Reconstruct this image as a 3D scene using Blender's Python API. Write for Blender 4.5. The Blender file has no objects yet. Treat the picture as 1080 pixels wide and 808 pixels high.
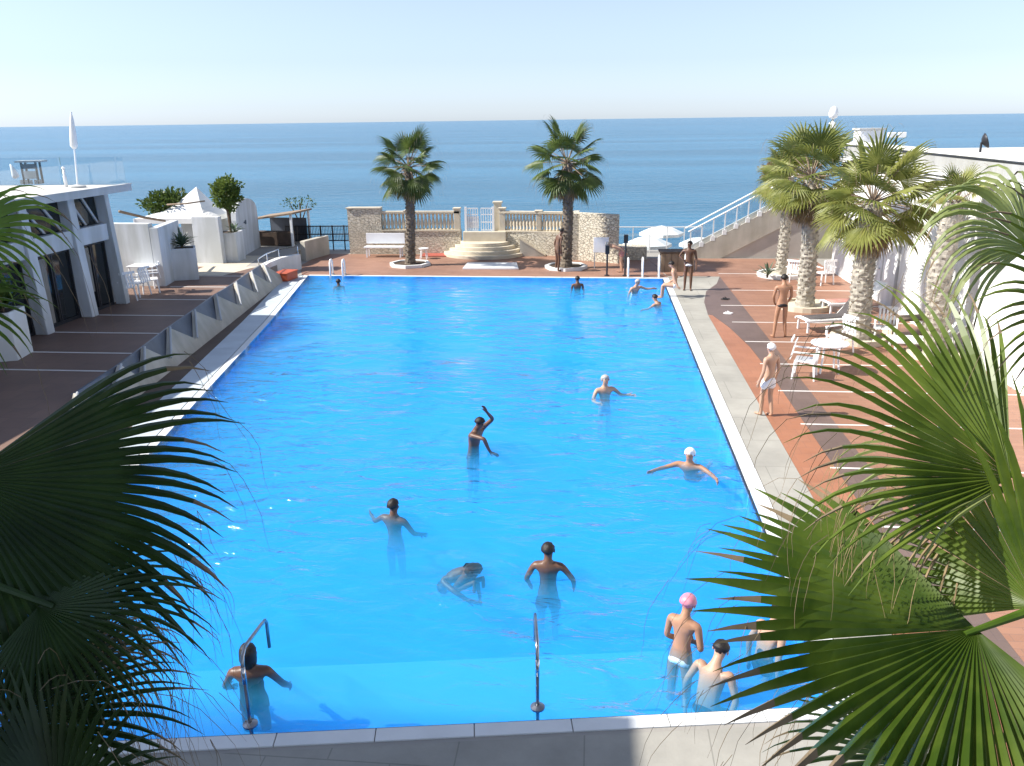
import bpy, bmesh, math, random
from mathutils import Vector, Matrix, noise as mnoise
random.seed(7)
V = Vector
PI = math.pi
R_ = math.radians
C = bpy.context.scene.collection
SC = bpy.context.scene

# ------------------------------------------------------------------ camera geometry
F_PX, CAM_H = 860.0, 5.7
def _d(px, py): return V(((px-540)/F_PX, -(py-404)/F_PX, -1.0))
_up = _d(0, 134).cross(_d(1080, 119.5)).normalized()
if _up.y < 0: _up = -_up
_fw = _d(628, 134-14.5*628/1080)
_fw = (_fw - _up*_fw.dot(_up)).normalized()
_rt = _fw.cross(_up)
ROT = Matrix((_rt, _fw, _up))                      # camera axes -> world
CAM = V((0, 0, CAM_H))
def gp(px, py, z=0.0):
    w = ROT @ _d(px, py); return CAM + w*((z-CAM_H)/w.z)
def ay(px, py, y):
    w = ROT @ _d(px, py); return CAM + w*(y/w.y)
def dp(px, py, depth):
    return CAM + (ROT @ _d(px, py))*depth
cam = bpy.data.cameras.new('camera'); co = bpy.data.objects.new('camera', cam); C.objects.link(co)
co.matrix_world = Matrix.Translation(CAM) @ ROT.to_4x4()
cam.sensor_width = 36; cam.lens = F_PX/1080*36
cam.clip_start = 0.05; cam.clip_end = 120000
SC.camera = co

# ------------------------------------------------------------------ materials
MATS = {}
def mat(name, col, rough=0.7, var=0.25, scale=3.0, bump=0.15, bscale=None, metal=0.0, spec=0.4, col2=None,
        stain=0.0, obj_var=0.0):
    m = bpy.data.materials.new(name); m.use_nodes = True; MATS[name] = m
    nt = m.node_tree; N = nt.nodes; L = nt.links
    b = N['Principled BSDF']
    tc = N.new('ShaderNodeTexCoord')
    geo = N.new('ShaderNodeNewGeometry')
    no = N.new('ShaderNodeTexNoise'); no.inputs['Scale'].default_value = scale; no.inputs['Detail'].default_value = 6
    L.new(geo.outputs['Position'], no.inputs['Vector'])
    cr = N.new('ShaderNodeValToRGB'); L.new(no.outputs['Fac'], cr.inputs['Fac'])
    c2 = col2 or tuple(c*(1-var) for c in col)
    cr.color_ramp.elements[0].position = .3; cr.color_ramp.elements[1].position = .7
    cr.color_ramp.elements[0].color = (*c2, 1); cr.color_ramp.elements[1].color = (*col, 1)
    out = cr.outputs['Color']
    if stain:
        mp = N.new('ShaderNodeMapping'); mp.inputs['Scale'].default_value = (1.3, 1.3, .22)
        L.new(geo.outputs['Position'], mp.inputs['Vector'])
        n2 = N.new('ShaderNodeTexNoise'); n2.inputs['Scale'].default_value = 1.7; n2.inputs['Detail'].default_value = 8
        L.new(mp.outputs['Vector'], n2.inputs['Vector'])
        r2 = N.new('ShaderNodeValToRGB'); r2.color_ramp.elements[0].position = .42; r2.color_ramp.elements[1].position = .62
        r2.color_ramp.elements[0].color = (1-stain, 1-stain, 1-stain*1.15, 1); r2.color_ramp.elements[1].color = (1, 1, 1, 1)
        L.new(n2.outputs['Fac'], r2.inputs['Fac'])
        mx = N.new('ShaderNodeMixRGB'); mx.blend_type = 'MULTIPLY'; mx.inputs['Fac'].default_value = 1
        L.new(out, mx.inputs['Color1']); L.new(r2.outputs['Color'], mx.inputs['Color2']); out = mx.outputs['Color']
    if obj_var:
        oi = N.new('ShaderNodeObjectInfo')
        hs = N.new('ShaderNodeHueSaturation')
        mr = N.new('ShaderNodeMapRange'); mr.inputs['To Min'].default_value = 1-obj_var; mr.inputs['To Max'].default_value = 1+obj_var
        L.new(oi.outputs['Random'], mr.inputs['Value']); L.new(mr.outputs['Result'], hs.inputs['Value'])
        L.new(out, hs.inputs['Color']); out = hs.outputs['Color']
    L.new(out, b.inputs['Base Color'])
    b.inputs['Roughness'].default_value = rough; b.inputs['Metallic'].default_value = metal
    b.inputs['Specular IOR Level'].default_value = spec
    if bump:
        nb = N.new('ShaderNodeTexNoise'); nb.inputs['Scale'].default_value = bscale or scale*12; nb.inputs['Detail'].default_value = 5
        L.new(geo.outputs['Position'], nb.inputs['Vector'])
        bp = N.new('ShaderNodeBump'); bp.inputs['Strength'].default_value = bump; bp.inputs['Distance'].default_value = .02
        L.new(nb.outputs['Fac'], bp.inputs['Height']); L.new(bp.outputs['Normal'], b.inputs['Normal'])
    return m

def leaf_mat(name, c1, c2, trans=.35, rough=.45):
    m = bpy.data.materials.new(name); m.use_nodes = True; MATS[name] = m
    nt = m.node_tree; N = nt.nodes; L = nt.links; N.clear()
    o = N.new('ShaderNodeOutputMaterial')
    geo = N.new('ShaderNodeNewGeometry'); oi = N.new('ShaderNodeObjectInfo')
    no = N.new('ShaderNodeTexNoise'); no.inputs['Scale'].default_value = 6; no.inputs['Detail'].default_value = 4
    L.new(geo.outputs['Position'], no.inputs['Vector'])
    ad = N.new('ShaderNodeMath'); ad.operation = 'ADD'
    mu = N.new('ShaderNodeMath'); mu.operation = 'MULTIPLY'; mu.inputs[1].default_value = .45
    L.new(oi.outputs['Random'], mu.inputs[0]); L.new(no.outputs['Fac'], ad.inputs[0]); L.new(mu.outputs[0], ad.inputs[1])
    cr = N.new('ShaderNodeValToRGB'); cr.color_ramp.elements[0].position = .4; cr.color_ramp.elements[1].position = .95
    cr.color_ramp.elements[0].color = (*c1, 1); cr.color_ramp.elements[1].color = (*c2, 1)
    L.new(ad.outputs[0], cr.inputs['Fac'])
    b = N.new('ShaderNodeBsdfPrincipled'); b.inputs['Roughness'].default_value = rough
    b.inputs['Specular IOR Level'].default_value = .35
    L.new(cr.outputs['Color'], b.inputs['Base Color'])
    t = N.new('ShaderNodeBsdfTranslucent')
    hs = N.new('ShaderNodeHueSaturation'); hs.inputs['Hue'].default_value = .485; hs.inputs['Value'].default_value = 1.5
    L.new(cr.outputs['Color'], hs.inputs['Color']); L.new(hs.outputs['Color'], t.inputs['Color'])
    mx = N.new('ShaderNodeMixShader'); mx.inputs['Fac'].default_value = trans
    L.new(b.outputs[0], mx.inputs[1]); L.new(t.outputs[0], mx.inputs[2]); L.new(mx.outputs[0], o.inputs['Surface'])
    return m

def tile_mat(name, c1, c2, mortar, bw, bh, rough=.6, msize=.01, var_scale=.6, dirt=.35):
    m = mat(name, c1, rough=rough, var=.2, scale=var_scale, bump=.1, bscale=30)
    nt = m.node_tree; N = nt.nodes; L = nt.links; b = N['Principled BSDF']
    geo = N.new('ShaderNodeNewGeometry')
    br = N.new('ShaderNodeTexBrick')
    br.inputs['Scale'].default_value = 1; br.inputs['Brick Width'].default_value = bw; br.inputs['Row Height'].default_value = bh
    br.inputs['Mortar Size'].default_value = msize; br.inputs['Mortar Smooth'].default_value = .3
    br.inputs['Color1'].default_value = (*c1, 1); br.inputs['Color2'].default_value = (*c2, 1); br.inputs['Mortar'].default_value = (*mortar, 1)
    L.new(geo.outputs['Position'], br.inputs['Vector'])
    n1 = N.new('ShaderNodeTexNoise'); n1.inputs['Scale'].default_value = var_scale; n1.inputs['Detail'].default_value = 9
    n1.inputs['Roughness'].default_value = .65
    L.new(geo.outputs['Position'], n1.inputs['Vector'])
    r1 = N.new('ShaderNodeValToRGB'); r1.color_ramp.elements[0].position = .35; r1.color_ramp.elements[1].position = .65
    r1.color_ramp.elements[0].color = (1-dirt, 1-dirt, 1-dirt, 1); r1.color_ramp.elements[1].color = (1, 1, 1, 1)
    L.new(n1.outputs['Fac'], r1.inputs['Fac'])
    mx = N.new('ShaderNodeMixRGB'); mx.blend_type = 'MULTIPLY'; mx.inputs['Fac'].default_value = 1
    L.new(br.outputs['Color'], mx.inputs['Color1']); L.new(r1.outputs['Color'], mx.inputs['Color2'])
    L.new(mx.outputs['Color'], b.inputs['Base Color'])
    return m

def stone_mat(name, cols, scale=3.2):
    m = mat(name, cols[0], rough=.85, bump=0)
    nt = m.node_tree; N = nt.nodes; L = nt.links; b = N['Principled BSDF']
    geo = N.new('ShaderNodeNewGeometry')
    wn = N.new('ShaderNodeTexNoise'); wn.inputs['Scale'].default_value = 4; wn.inputs['Detail'].default_value = 3
    L.new(geo.outputs['Position'], wn.inputs['Vector'])
    ma = N.new('ShaderNodeVectorMath'); ma.operation = 'MULTIPLY_ADD'; ma.inputs[1].default_value = (.12, .12, .12)
    L.new(wn.outputs['Color'], ma.inputs[0]); L.new(geo.outputs['Position'], ma.inputs[2])
    mp = N.new('ShaderNodeMapping'); mp.inputs['Scale'].default_value = (1, 1, 1.5); L.new(ma.outputs[0], mp.inputs['Vector'])
    v1 = N.new('ShaderNodeTexVoronoi'); v1.inputs['Scale'].default_value = scale; L.new(mp.outputs[0], v1.inputs['Vector'])
    v2 = N.new('ShaderNodeTexVoronoi'); v2.feature = 'DISTANCE_TO_EDGE'; v2.inputs['Scale'].default_value = scale; L.new(mp.outputs[0], v2.inputs['Vector'])
    sp = N.new('ShaderNodeSeparateColor'); L.new(v1.outputs['Color'], sp.inputs[0])
    cr = N.new('ShaderNodeValToRGB'); els = cr.color_ramp.elements
    els[0].color = (*cols[0], 1); els[1].color = (*cols[1], 1); e = els.new(.5); e.color = (*cols[2], 1)
    L.new(sp.outputs[0], cr.inputs['Fac'])
    r2 = N.new('ShaderNodeValToRGB'); r2.color_ramp.elements[0].position = .0; r2.color_ramp.elements[1].position = .09
    L.new(v2.outputs['Distance'], r2.inputs['Fac'])
    mx = N.new('ShaderNodeMixRGB'); mx.inputs['Color1'].default_value = (*[c*.72 for c in cols[0]], 1)
    L.new(r2.outputs['Color'], mx.inputs['Fac']); L.new(cr.outputs['Color'], mx.inputs['Color2'])
    L.new(mx.outputs['Color'], b.inputs['Base Color'])
    bp = N.new('ShaderNodeBump'); bp.inputs['Strength'].default_value = .8; bp.inputs['Distance'].default_value = .05
    L.new(r2.outputs['Color'], bp.inputs['Height']); L.new(bp.outputs['Normal'], b.inputs['Normal'])
    return m

white = mat('white_plaster', (.80, .80, .79), .8, .06, 1.2, .12, 40, stain=.13)
whiteclean = mat('white_paint', (.82, .82, .81), .55, .06, 2, .05, 50)
plastic = mat('white_plastic', (.82, .83, .84), .35, .05, 4, 0)
bluewhite = mat('pale_grey_plaster', (.66, .68, .70), .8, .1, 1.1, .12, 40, stain=.22)
greyplaster = mat('grey_plaster', (.55, .55, .54), .8, .12, 1.5, .12, 40, stain=.15)
midgrey = mat('mid_grey_paint', (.42, .43, .44), .6, .12, 2, .05)
pier_mat = mat('pier_paint', (.62, .64, .66), .7, .12, 1.6, .08, stain=.2)

ground_m = mat('ground_concrete', (.34, .32, .29), .85, .25, .6, .2, 30)
coping_w = mat('white_coping', (.72, .73, .72), .5, .1, 2.5, .1, 40)
coping_b = mat('pale_blue_coping', (.50, .56, .60), .5, .16, 1.7, .1, 40)
apron_m = mat('dark_brown_apron', (.13, .09, .065), .75, .35, 1.2, .2, 25)
beige = mat('cream_stone', (.60, .53, .41), .75, .15, 3, .2, 25)
beige2 = mat('beige_plaster', (.52, .48, .41), .8, .2, 2, .2, 30, stain=.15)
darkframe = mat('dark_metal', (.035, .035, .04), .45, .3, 6, 0, metal=.2)
black = mat('black_plastic', (.015, .015, .016), .5, .2, 6, 0)
steel = mat('steel', (.62, .62, .62), .16, .1, 10, 0, metal=1.0)
darksteel = mat('dull_steel', (.38, .38, .39), .28, .2, 10, 0, metal=1.0)
wood_dark = mat('dark_wood', (.10, .065, .045), .7, .4, 6, .3, 30)
wood_mid = mat('weathered_wood', (.30, .22, .15), .75, .3, 5, .3, 30)
slate = mat('dark_panel', (.10, .115, .145), .35, .3, 3, .05)
curtain = mat('curtain_cloth', (.30, .28, .25), .9, .2, 4, .2)
orange_m = mat('red_orange_plastic', (.50, .10, .04), .45, .2, 3, .05)
redmat = mat('red_mat', (.40, .10, .07), .8, .2, 4, .2)
grey_band = mat('grey_roof_band', (.40, .40, .39), .75, .15, 1.5, .15, 30, stain=.15)
roof_m = mat('roof_membrane', (.62, .61, .58), .8, .15, 1.0, .15, 25, stain=.1)
canvas = mat('white_canvas', (.82, .81, .78), .85, .06, 3, .1, 40)
dirtm = mat('soil', (.09, .06, .04), .95, .4, 9, .4)
trunk_m = mat('palm_trunk_bark', (.46, .42, .35), .9, .55, 7, .6, 28)
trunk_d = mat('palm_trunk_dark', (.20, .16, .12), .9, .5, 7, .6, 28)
bark_m = mat('shrub_bark', (.13, .09, .06), .9, .4, 8, .4)
deck_m = tile_mat('terracotta_deck', (.32, .165, .105), (.27, .135, .085), (.22, .125, .09), .42, .14, .55, .006, .35, .18)
fardeck_m = tile_mat('red_brick_deck', (.34, .19, .13), (.29, .155, .105), (.24, .14, .105), .42, .14, .6, .006, .4, .28)
concrete = tile_mat('coping_concrete', (.36, .345, .305), (.345, .33, .29), (.25, .24, .21), 1.2, 1.2, .75, .008, .7, .28)
strip_m = tile_mat('orange_terracotta', (.37, .165, .095), (.34, .145, .08), (.27, .13, .085), .3, .3, .5, .005, .6, .25)
shadestrip_m = tile_mat('shadow_brown', (.16, .11, .095), (.145, .10, .085), (.12, .085, .075), .3, .3, .5, .005, .6, .25)  # shadow band on the deck, put into a dark paving colour
terrace_m = tile_mat('brown_terrace', (.215, .135, .10), (.195, .12, .09), (.15, .10, .08), .5, .5, .6, .006, .5, .25)
line_m = mat('white_joint', (.72, .69, .65), .7, .15, 3, .05)
stone_m = stone_mat('rubble_stone', [(.58, .52, .41), (.70, .64, .52), (.64, .58, .465)], 7.0)
skin_a = mat('tanned_skin', (.38, .20, .12), .5, .12, 6, .03)
skin_b = mat('light_skin', (.46, .28, .19), .5, .1, 6, .03)
skin_c = mat('dark_tan_skin', (.13, .065, .04), .45, .15, 6, .03)
hair_d = mat('dark_hair', (.015, .011, .009), .5, .4, 30, .4, 90)
hair_g = mat('grey_hair', (.42, .40, .38), .6, .3, 30, .3, 90)
cloth_black = mat('black_cloth', (.015, .015, .018), .7, .3, 8, .1)
cloth_white = mat('white_cloth', (.78, .78, .80), .8, .08, 8, .1)
cloth_blue = mat('navy_cloth', (.03, .05, .12), .7, .3, 8, .1)
cloth_brown = mat('brown_cloth', (.16, .09, .06), .8, .4, 9, .1)
cap_pink = mat('pink_rubber', (.62, .16, .24), .4, .45, 14, 0, col2=(.58, .30, .36))
cap_white = mat('white_rubber', (.80, .79, .77), .4, .08, 6, 0)
eye_m = mat('eye_dark', (.02, .015, .012), .2, .1, 10, 0)
lip_m = mat('lip', (.35, .12, .10), .5, .1, 10, 0)
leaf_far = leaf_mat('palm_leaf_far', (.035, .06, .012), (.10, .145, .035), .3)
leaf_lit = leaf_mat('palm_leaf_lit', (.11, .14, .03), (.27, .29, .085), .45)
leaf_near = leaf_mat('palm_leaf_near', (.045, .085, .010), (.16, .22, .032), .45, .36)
leaf_yel = leaf_mat('palm_leaf_young', (.07, .13, .015), (.17, .25, .04), .42, .4)
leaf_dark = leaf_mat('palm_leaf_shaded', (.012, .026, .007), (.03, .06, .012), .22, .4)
leaf_pale = leaf_mat('palm_leaf_pale', (.18, .23, .07), (.30, .34, .13), .45, .45)
leaf_dry = leaf_mat('palm_leaf_dry', (.16, .11, .06), (.30, .22, .12), .25, .8)
leaf_shrub = leaf_mat('shrub_leaf', (.035, .065, .012), (.10, .15, .03), .3)
leaf_grey = leaf_mat('agave_leaf', (.05, .08, .05), (.12, .17, .11), .2)
fibre_m = mat('dry_fibre', (.20, .15, .09), .9, .4, 9, 0)

def glass_mat(name, tint, alpha, rough=.03):
    m = bpy.data.materials.new(name); m.use_nodes = True; MATS[name] = m
    nt = m.node_tree; N = nt.nodes; L = nt.links; N.clear()
    o = N.new('ShaderNodeOutputMaterial'); t = N.new('ShaderNodeBsdfTransparent'); t.inputs['Color'].default_value = (*tint, 1)
    g = N.new('ShaderNodeBsdfGlossy'); g.inputs['Roughness'].default_value = rough; g.inputs['Color'].default_value = (.9, .9, .9, 1)
    fr = N.new('ShaderNodeFresnel'); fr.inputs['IOR'].default_value = 1.45
    ad = N.new('ShaderNodeMath'); ad.operation = 'ADD'; ad.inputs[1].default_value = alpha; L.new(fr.outputs[0], ad.inputs[0])
    mx = N.new('ShaderNodeMixShader'); L.new(ad.outputs[0], mx.inputs['Fac']); L.new(t.outputs[0], mx.inputs[1]); L.new(g.outputs[0], mx.inputs[2])
    L.new(mx.outputs[0], o.inputs['Surface'])
    return m
glass = glass_mat('clear_glass', (.90, .94, .96), .03)
def dark_glass(name, col):
    m = mat(name, col, .06, .3, .7, 0); return m
dglass = dark_glass('dark_window_glass', (.02, .024, .026))

# pool water: rippled, slightly turbid blue surface through which the floor and the bathers still show
def water_mat():
    m = bpy.data.materials.new('pool_water'); m.use_nodes = True
    nt = m.node_tree; N = nt.nodes; L = nt.links; N.clear()
    o = N.new('ShaderNodeOutputMaterial'); geo = N.new('ShaderNodeNewGeometry')
    mp = N.new('ShaderNodeMapping'); mp.inputs['Scale'].default_value = (.7, 1.5, 1); mp.inputs['Rotation'].default_value = (0, 0, .12)
    L.new(geo.outputs['Position'], mp.inputs['Vector'])
    n1 = N.new('ShaderNodeTexNoise'); n1.inputs['Scale'].default_value = 1.9; n1.inputs['Detail'].default_value = 4.5; n1.inputs['Roughness'].default_value = .5; n1.inputs['Distortion'].default_value = .6
    L.new(mp.outputs[0], n1.inputs['Vector'])
    n2 = N.new('ShaderNodeTexNoise'); n2.inputs['Scale'].default_value = .22; n2.inputs['Detail'].default_value = 2
    L.new(geo.outputs['Position'], n2.inputs['Vector'])
    r2 = N.new('ShaderNodeMapRange'); r2.inputs['From Min'].default_value = .38; r2.inputs['From Max'].default_value = .62
    r2.inputs['To Min'].default_value = .12; r2.inputs['To Max'].default_value = 1.3; L.new(n2.outputs['Fac'], r2.inputs['Value'])
    mu = N.new('ShaderNodeMath'); mu.operation = 'MULTIPLY'; L.new(n1.outputs['Fac'], mu.inputs[0]); L.new(r2.outputs[0], mu.inputs[1])
    bp = N.new('ShaderNodeBump'); bp.inputs['Strength'].default_value = 1.0; bp.inputs['Distance'].default_value = .20
    L.new(mu.outputs[0], bp.inputs['Height'])
    g = N.new('ShaderNodeBsdfGlossy'); g.inputs['Roughness'].default_value = .07; L.new(bp.outputs[0], g.inputs['Normal'])
    t = N.new('ShaderNodeBsdfTransparent'); t.inputs['Color'].default_value = (.96, .98, 1, 1)
    fr = N.new('ShaderNodeFresnel'); fr.inputs['IOR'].default_value = 1.33; L.new(bp.outputs[0], fr.inputs['Normal'])
    mx = N.new('ShaderNodeMixShader'); 
    bk = N.new('ShaderNodeMix'); bk.data_type = 'FLOAT'; bk.inputs['B'].default_value = .03
    L.new(geo.outputs['Backfacing'], bk.inputs['Factor']); L.new(fr.outputs[0], bk.inputs['A'])
    L.new(bk.outputs['Result'], mx.inputs['Fac']); L.new(t.outputs[0], mx.inputs[1]); L.new(g.outputs[0], mx.inputs[2])
    L.new(mx.outputs[0], o.inputs['Surface'])
    sc = N.new('ShaderNodeVolumeScatter'); sc.inputs['Color'].default_value = (.13, .72, 1, 1); sc.inputs['Density'].default_value = .75; sc.inputs['Anisotropy'].default_value = .0
    va = N.new('ShaderNodeVolumeAbsorption'); va.inputs['Color'].default_value = (.0, .745, .99, 1); va.inputs['Density'].default_value = 1.15
    av = N.new('ShaderNodeAddShader'); L.new(sc.outputs[0], av.inputs[0]); L.new(va.outputs[0], av.inputs[1]); L.new(av.outputs[0], o.inputs['Volume'])
    return m
water_m = water_mat()

def pool_floor_mat():
    m = mat('pool_tiles', (.34, .66, .86), .5, .1, .35, 0)
    nt = m.node_tree; N = nt.nodes; L = nt.links; b = N['Principled BSDF']
    geo = N.new('ShaderNodeNewGeometry')
    cr = [n for n in N if n.type == 'VALTORGB'][0]
    cr.color_ramp.elements[0].color = (.06, .44, .93, 1); cr.color_ramp.elements[1].color = (.12, .56, .96, 1)
    # tile tone made unevenly darker and paler by stretched noise
    mp = N.new('ShaderNodeMapping'); mp.inputs['Scale'].default_value = (1.0, 1.7, 1); L.new(geo.outputs['Position'], mp.inputs['Vector'])
    wv = N.new('ShaderNodeTexNoise'); wv.inputs['Scale'].default_value = 1.1; wv.inputs['Detail'].default_value = 5; wv.inputs['Distortion'].default_value = 1.2
    L.new(mp.outputs[0], wv.inputs['Vector'])
    r = N.new('ShaderNodeMapRange'); r.inputs['From Min'].default_value = .3; r.inputs['From Max'].default_value = .7
    r.inputs['To Min'].default_value = .55; r.inputs['To Max'].default_value = 1.2; L.new(wv.outputs['Fac'], r.inputs['Value'])
    mx = N.new('ShaderNodeMixRGB'); mx.blend_type = 'MULTIPLY'; mx.inputs['Fac'].default_value = 1
    L.new(cr.outputs['Color'], mx.inputs['Color1']); L.new(r.outputs[0], mx.inputs['Color2'])
    L.new(mx.outputs['Color'], b.inputs['Base Color'])
    return m
floor_m = pool_floor_mat()
patch_m = mat('dark_blue_patch', (.002, .03, .22), .5, .3, 3, 0)

def sea_mat():
    m = bpy.data.materials.new('sea_water'); m.use_nodes = True
    nt = m.node_tree; N = nt.nodes; L = nt.links; b = N['Principled BSDF']
    geo = N.new('ShaderNodeNewGeometry')
    mp = N.new('ShaderNodeMapping'); mp.inputs['Scale'].default_value = (.14, 1, 1); L.new(geo.outputs['Position'], mp.inputs['Vector'])
    n = N.new('ShaderNodeTexNoise'); n.inputs['Scale'].default_value = .02; n.inputs['Detail'].default_value = 12; n.inputs['Roughness'].default_value = .62
    L.new(mp.outputs[0], n.inputs['Vector'])
    cr = N.new('ShaderNodeValToRGB'); cr.color_ramp.elements[0].position = .40; cr.color_ramp.elements[1].position = .60
    cr.color_ramp.elements[0].color = (.014, .105, .185, 1); cr.color_ramp.elements[1].color = (.028, .155, .265, 1)
    L.new(n.outputs['Fac'], cr.inputs['Fac']); L.new(cr.outputs['Color'], b.inputs['Base Color'])
    b.inputs['Roughness'].default_value = .22; b.inputs['IOR'].default_value = 1.33
    n2 = N.new('ShaderNodeTexNoise'); n2.inputs['Scale'].default_value = .55; n2.inputs['Detail'].default_value = 7; n2.inputs['Roughness'].default_value = .6
    mp2 = N.new('ShaderNodeMapping'); mp2.inputs['Scale'].default_value = (.4, 1, 1); L.new(geo.outputs['Position'], mp2.inputs['Vector'])
    L.new(mp2.outputs[0], n2.inputs['Vector'])
    bp = N.new('ShaderNodeBump'); bp.inputs['Strength'].default_value = .8; bp.inputs['Distance'].default_value = .9
    L.new(n2.outputs['Fac'], bp.inputs['Height']); L.new(bp.outputs[0], b.inputs['Normal'])
    return m
sea_m = sea_mat()

# ------------------------------------------------------------------ mesh helpers
class MB:
    def __init__(s): s.v = []; s.f = []; s.m = []; s.mi = 0; s.tips = False
    def add(s, vs, fs):
        o = len(s.v); s.v += [tuple(v) for v in vs]
        for f in fs: s.f.append([i+o for i in f]); s.m.append(s.mi)
        return s
    def box(s, c, d, rz=0, M=None):
        cx, cy, cz = c; a, b, e = d[0]/2, d[1]/2, d[2]/2
        cs, sn = math.cos(rz), math.sin(rz)
        vs = []
        for x, y, z in [(-a,-b,-e),(a,-b,-e),(a,b,-e),(-a,b,-e),(-a,-b,e),(a,-b,e),(a,b,e),(-a,b,e)]:
            p = V((x, y, z))
            if M: p = M @ p
            vs.append((cx+p.x*cs-p.y*sn, cy+p.x*sn+p.y*cs, cz+p.z))
        return s.add(vs, [(0,3,2,1),(4,5,6,7),(0,1,5,4),(1,2,6,5),(2,3,7,6),(3,0,4,7)])
    def prism(s, poly, z0, z1):
        n = len(poly)
        a = sum(poly[i][0]*poly[(i+1) % n][1]-poly[(i+1) % n][0]*poly[i][1] for i in range(n))
        if a < 0: poly = poly[::-1]
        vs = [(p[0], p[1], z0) for p in poly]+[(p[0], p[1], z1) for p in poly]
        fs = [tuple(range(n))[::-1], tuple(range(n, 2*n))]+[(i, (i+1) % n, n+(i+1) % n, n+i) for i in range(n)]
        return s.add(vs, fs)
    def extrude(s, pts, off):
        off = V(off); n = len(pts); pts = [V(p) for p in pts]
        vs = pts+[p+off for p in pts]
        return s.add(vs, [tuple(range(n))[::-1], tuple(range(n, 2*n))]+[(i, (i+1) % n, n+(i+1) % n, n+i) for i in range(n)])
    def tube(s, path, r, n=8, cap=True):
        path = [V(p) for p in path]; rs = r if isinstance(r, (list, tuple)) else [r]*len(path)
        ref = V((0, 0, 1)); rings = []; u = None
        for i, p in enumerate(path):
            d = (path[min(i+1, len(path)-1)]-path[max(i-1, 0)]).normalized()
            if u is None:
                u = d.cross(ref if abs(d.z) < .9 else V((1, 0, 0))).normalized()
            else:
                u = (u-d*u.dot(d)).normalized()
            w = d.cross(u)
            rings.append([p+(u*math.cos(2*PI*k/n)+w*math.sin(2*PI*k/n))*rs[i] for k in range(n)])
        vs = [v for rg in rings for v in rg]; fs = []
        for i in range(len(path)-1):
            for k in range(n):
                fs.append((i*n+k, i*n+(k+1) % n, (i+1)*n+(k+1) % n, (i+1)*n+k))
        if cap:
            fs.append(tuple(range(n))[::-1]); fs.append(tuple(range((len(path)-1)*n, len(path)*n)))
        return s.add(vs, fs)
    def lathe(s, c, prof, n=20, cap=True):
        vs = []; fs = []
        for r, z in prof:
            for k in range(n):
                a = 2*PI*k/n; vs.append((c[0]+r*math.cos(a), c[1]+r*math.sin(a), c[2]+z))
        for i in range(len(prof)-1):
            for k in range(n):
                fs.append((i*n+k, i*n+(k+1) % n, (i+1)*n+(k+1) % n, (i+1)*n+k))
        if cap:
            fs.append(tuple(range(n))[::-1]); fs.append(tuple(range((len(prof)-1)*n, len(prof)*n)))
        return s.add(vs, fs)
    def ball(s, c, r, n=12, m=8):
        rr = r if isinstance(r, (tuple, list)) else (r, r, r)
        prof = [(math.sin(PI*j/m), -math.cos(PI*j/m)) for j in range(m+1)]
        vs = []; fs = []
        for a, z in prof:
            for k in range(n):
                t = 2*PI*k/n; vs.append((c[0]+rr[0]*max(a, 1e-4)*math.cos(t), c[1]+rr[1]*max(a, 1e-4)*math.sin(t), c[2]+rr[2]*z))
        for i in range(m):
            for k in range(n): fs.append((i*n+k, i*n+(k+1) % n, (i+1)*n+(k+1) % n, (i+1)*n+k))
        return s.add(vs, fs)
    def build(s, name, m, parent=None, smooth=False, bevel=0, loc=None):
        me = bpy.data.meshes.new(name); me.from_pydata(s.v, [], s.f)
        for x in (m if isinstance(m, (list, tuple)) else [m]): me.materials.append(x)
        for p, i in zip(me.polygons, s.m): p.material_index = i; p.use_smooth = smooth
        me.update()
        o = bpy.data.objects.new(name, me); C.objects.link(o)
        if parent: o.parent = parent
        if loc is not None: o.location = loc
        if bevel:
            b = o.modifiers.new('bevel', 'BEVEL'); b.width = bevel; b.segments = 2; b.limit_method = 'ANGLE'; b.angle_limit = .6
        return o

def tag(o, label=None, cat=None, group=None, kind=None):
    if label: o['label'] = label
    if cat: o['category'] = cat
    if group: o['group'] = group
    if kind: o['kind'] = kind
    return o
def thing(name, label, cat, loc=(0, 0, 0), rz=0, group=None):
    o = bpy.data.objects.new(name, None); C.objects.link(o); o.location = loc; o.rotation_euler = (0, 0, rz)
    o.empty_display_size = .2
    return tag(o, label, cat, group)
def struct(mb, name, m, **k): return tag(mb.build(name, m, **k), kind='structure')
def dup(root, loc, rz, label=None, group=None, scale=None):
    r = root.copy(); C.objects.link(r); r.location = loc; r.rotation_euler = (0, 0, rz)
    if scale: r.scale = (scale,)*3
    if label: r['label'] = label
    if group: r['group'] = group
    for ch in list(root.children):
        c = ch.copy(); C.objects.link(c); c.parent = r
        for g in list(ch.children):
            d = g.copy(); C.objects.link(d); d.parent = c
    return r

# ------------------------------------------------------------------ the setting
A = V((2.55, 7.14)); B = V((2.62, 30.52)); Cc = V((-11.1, 30.75)); L1 = V((-9.66, 23.1)); L2 = V((-8.50, 16.1)); D = V((-6.72, 5.72))
POOL = [A, B, Cc, L1, L2, D]
FL, SH, WZ = -1.12, -.78, -.035
S1 = A+(V((0, 2.1))); S2 = D+(L2-D).normalized()*2.1        # shelf line
# ground sheet around the pool
gx0, gx1, gy0, gy1 = -45, 32, -14, 37.6
mb = MB(); z = -.004
O = [V((gx1, gy0)), V((gx1, gy1)), V((gx0, gy1)), V((gx0, gy0))]
def q(pts): mb.add([(p[0], p[1], z) for p in pts], [tuple(range(len(pts)))])
q([O[0], O[1], B, A]); q([O[1], O[2], Cc, B]); q([O[2], O[3], D, L2, L1, Cc]); q([O[3], O[0], A, D])
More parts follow.
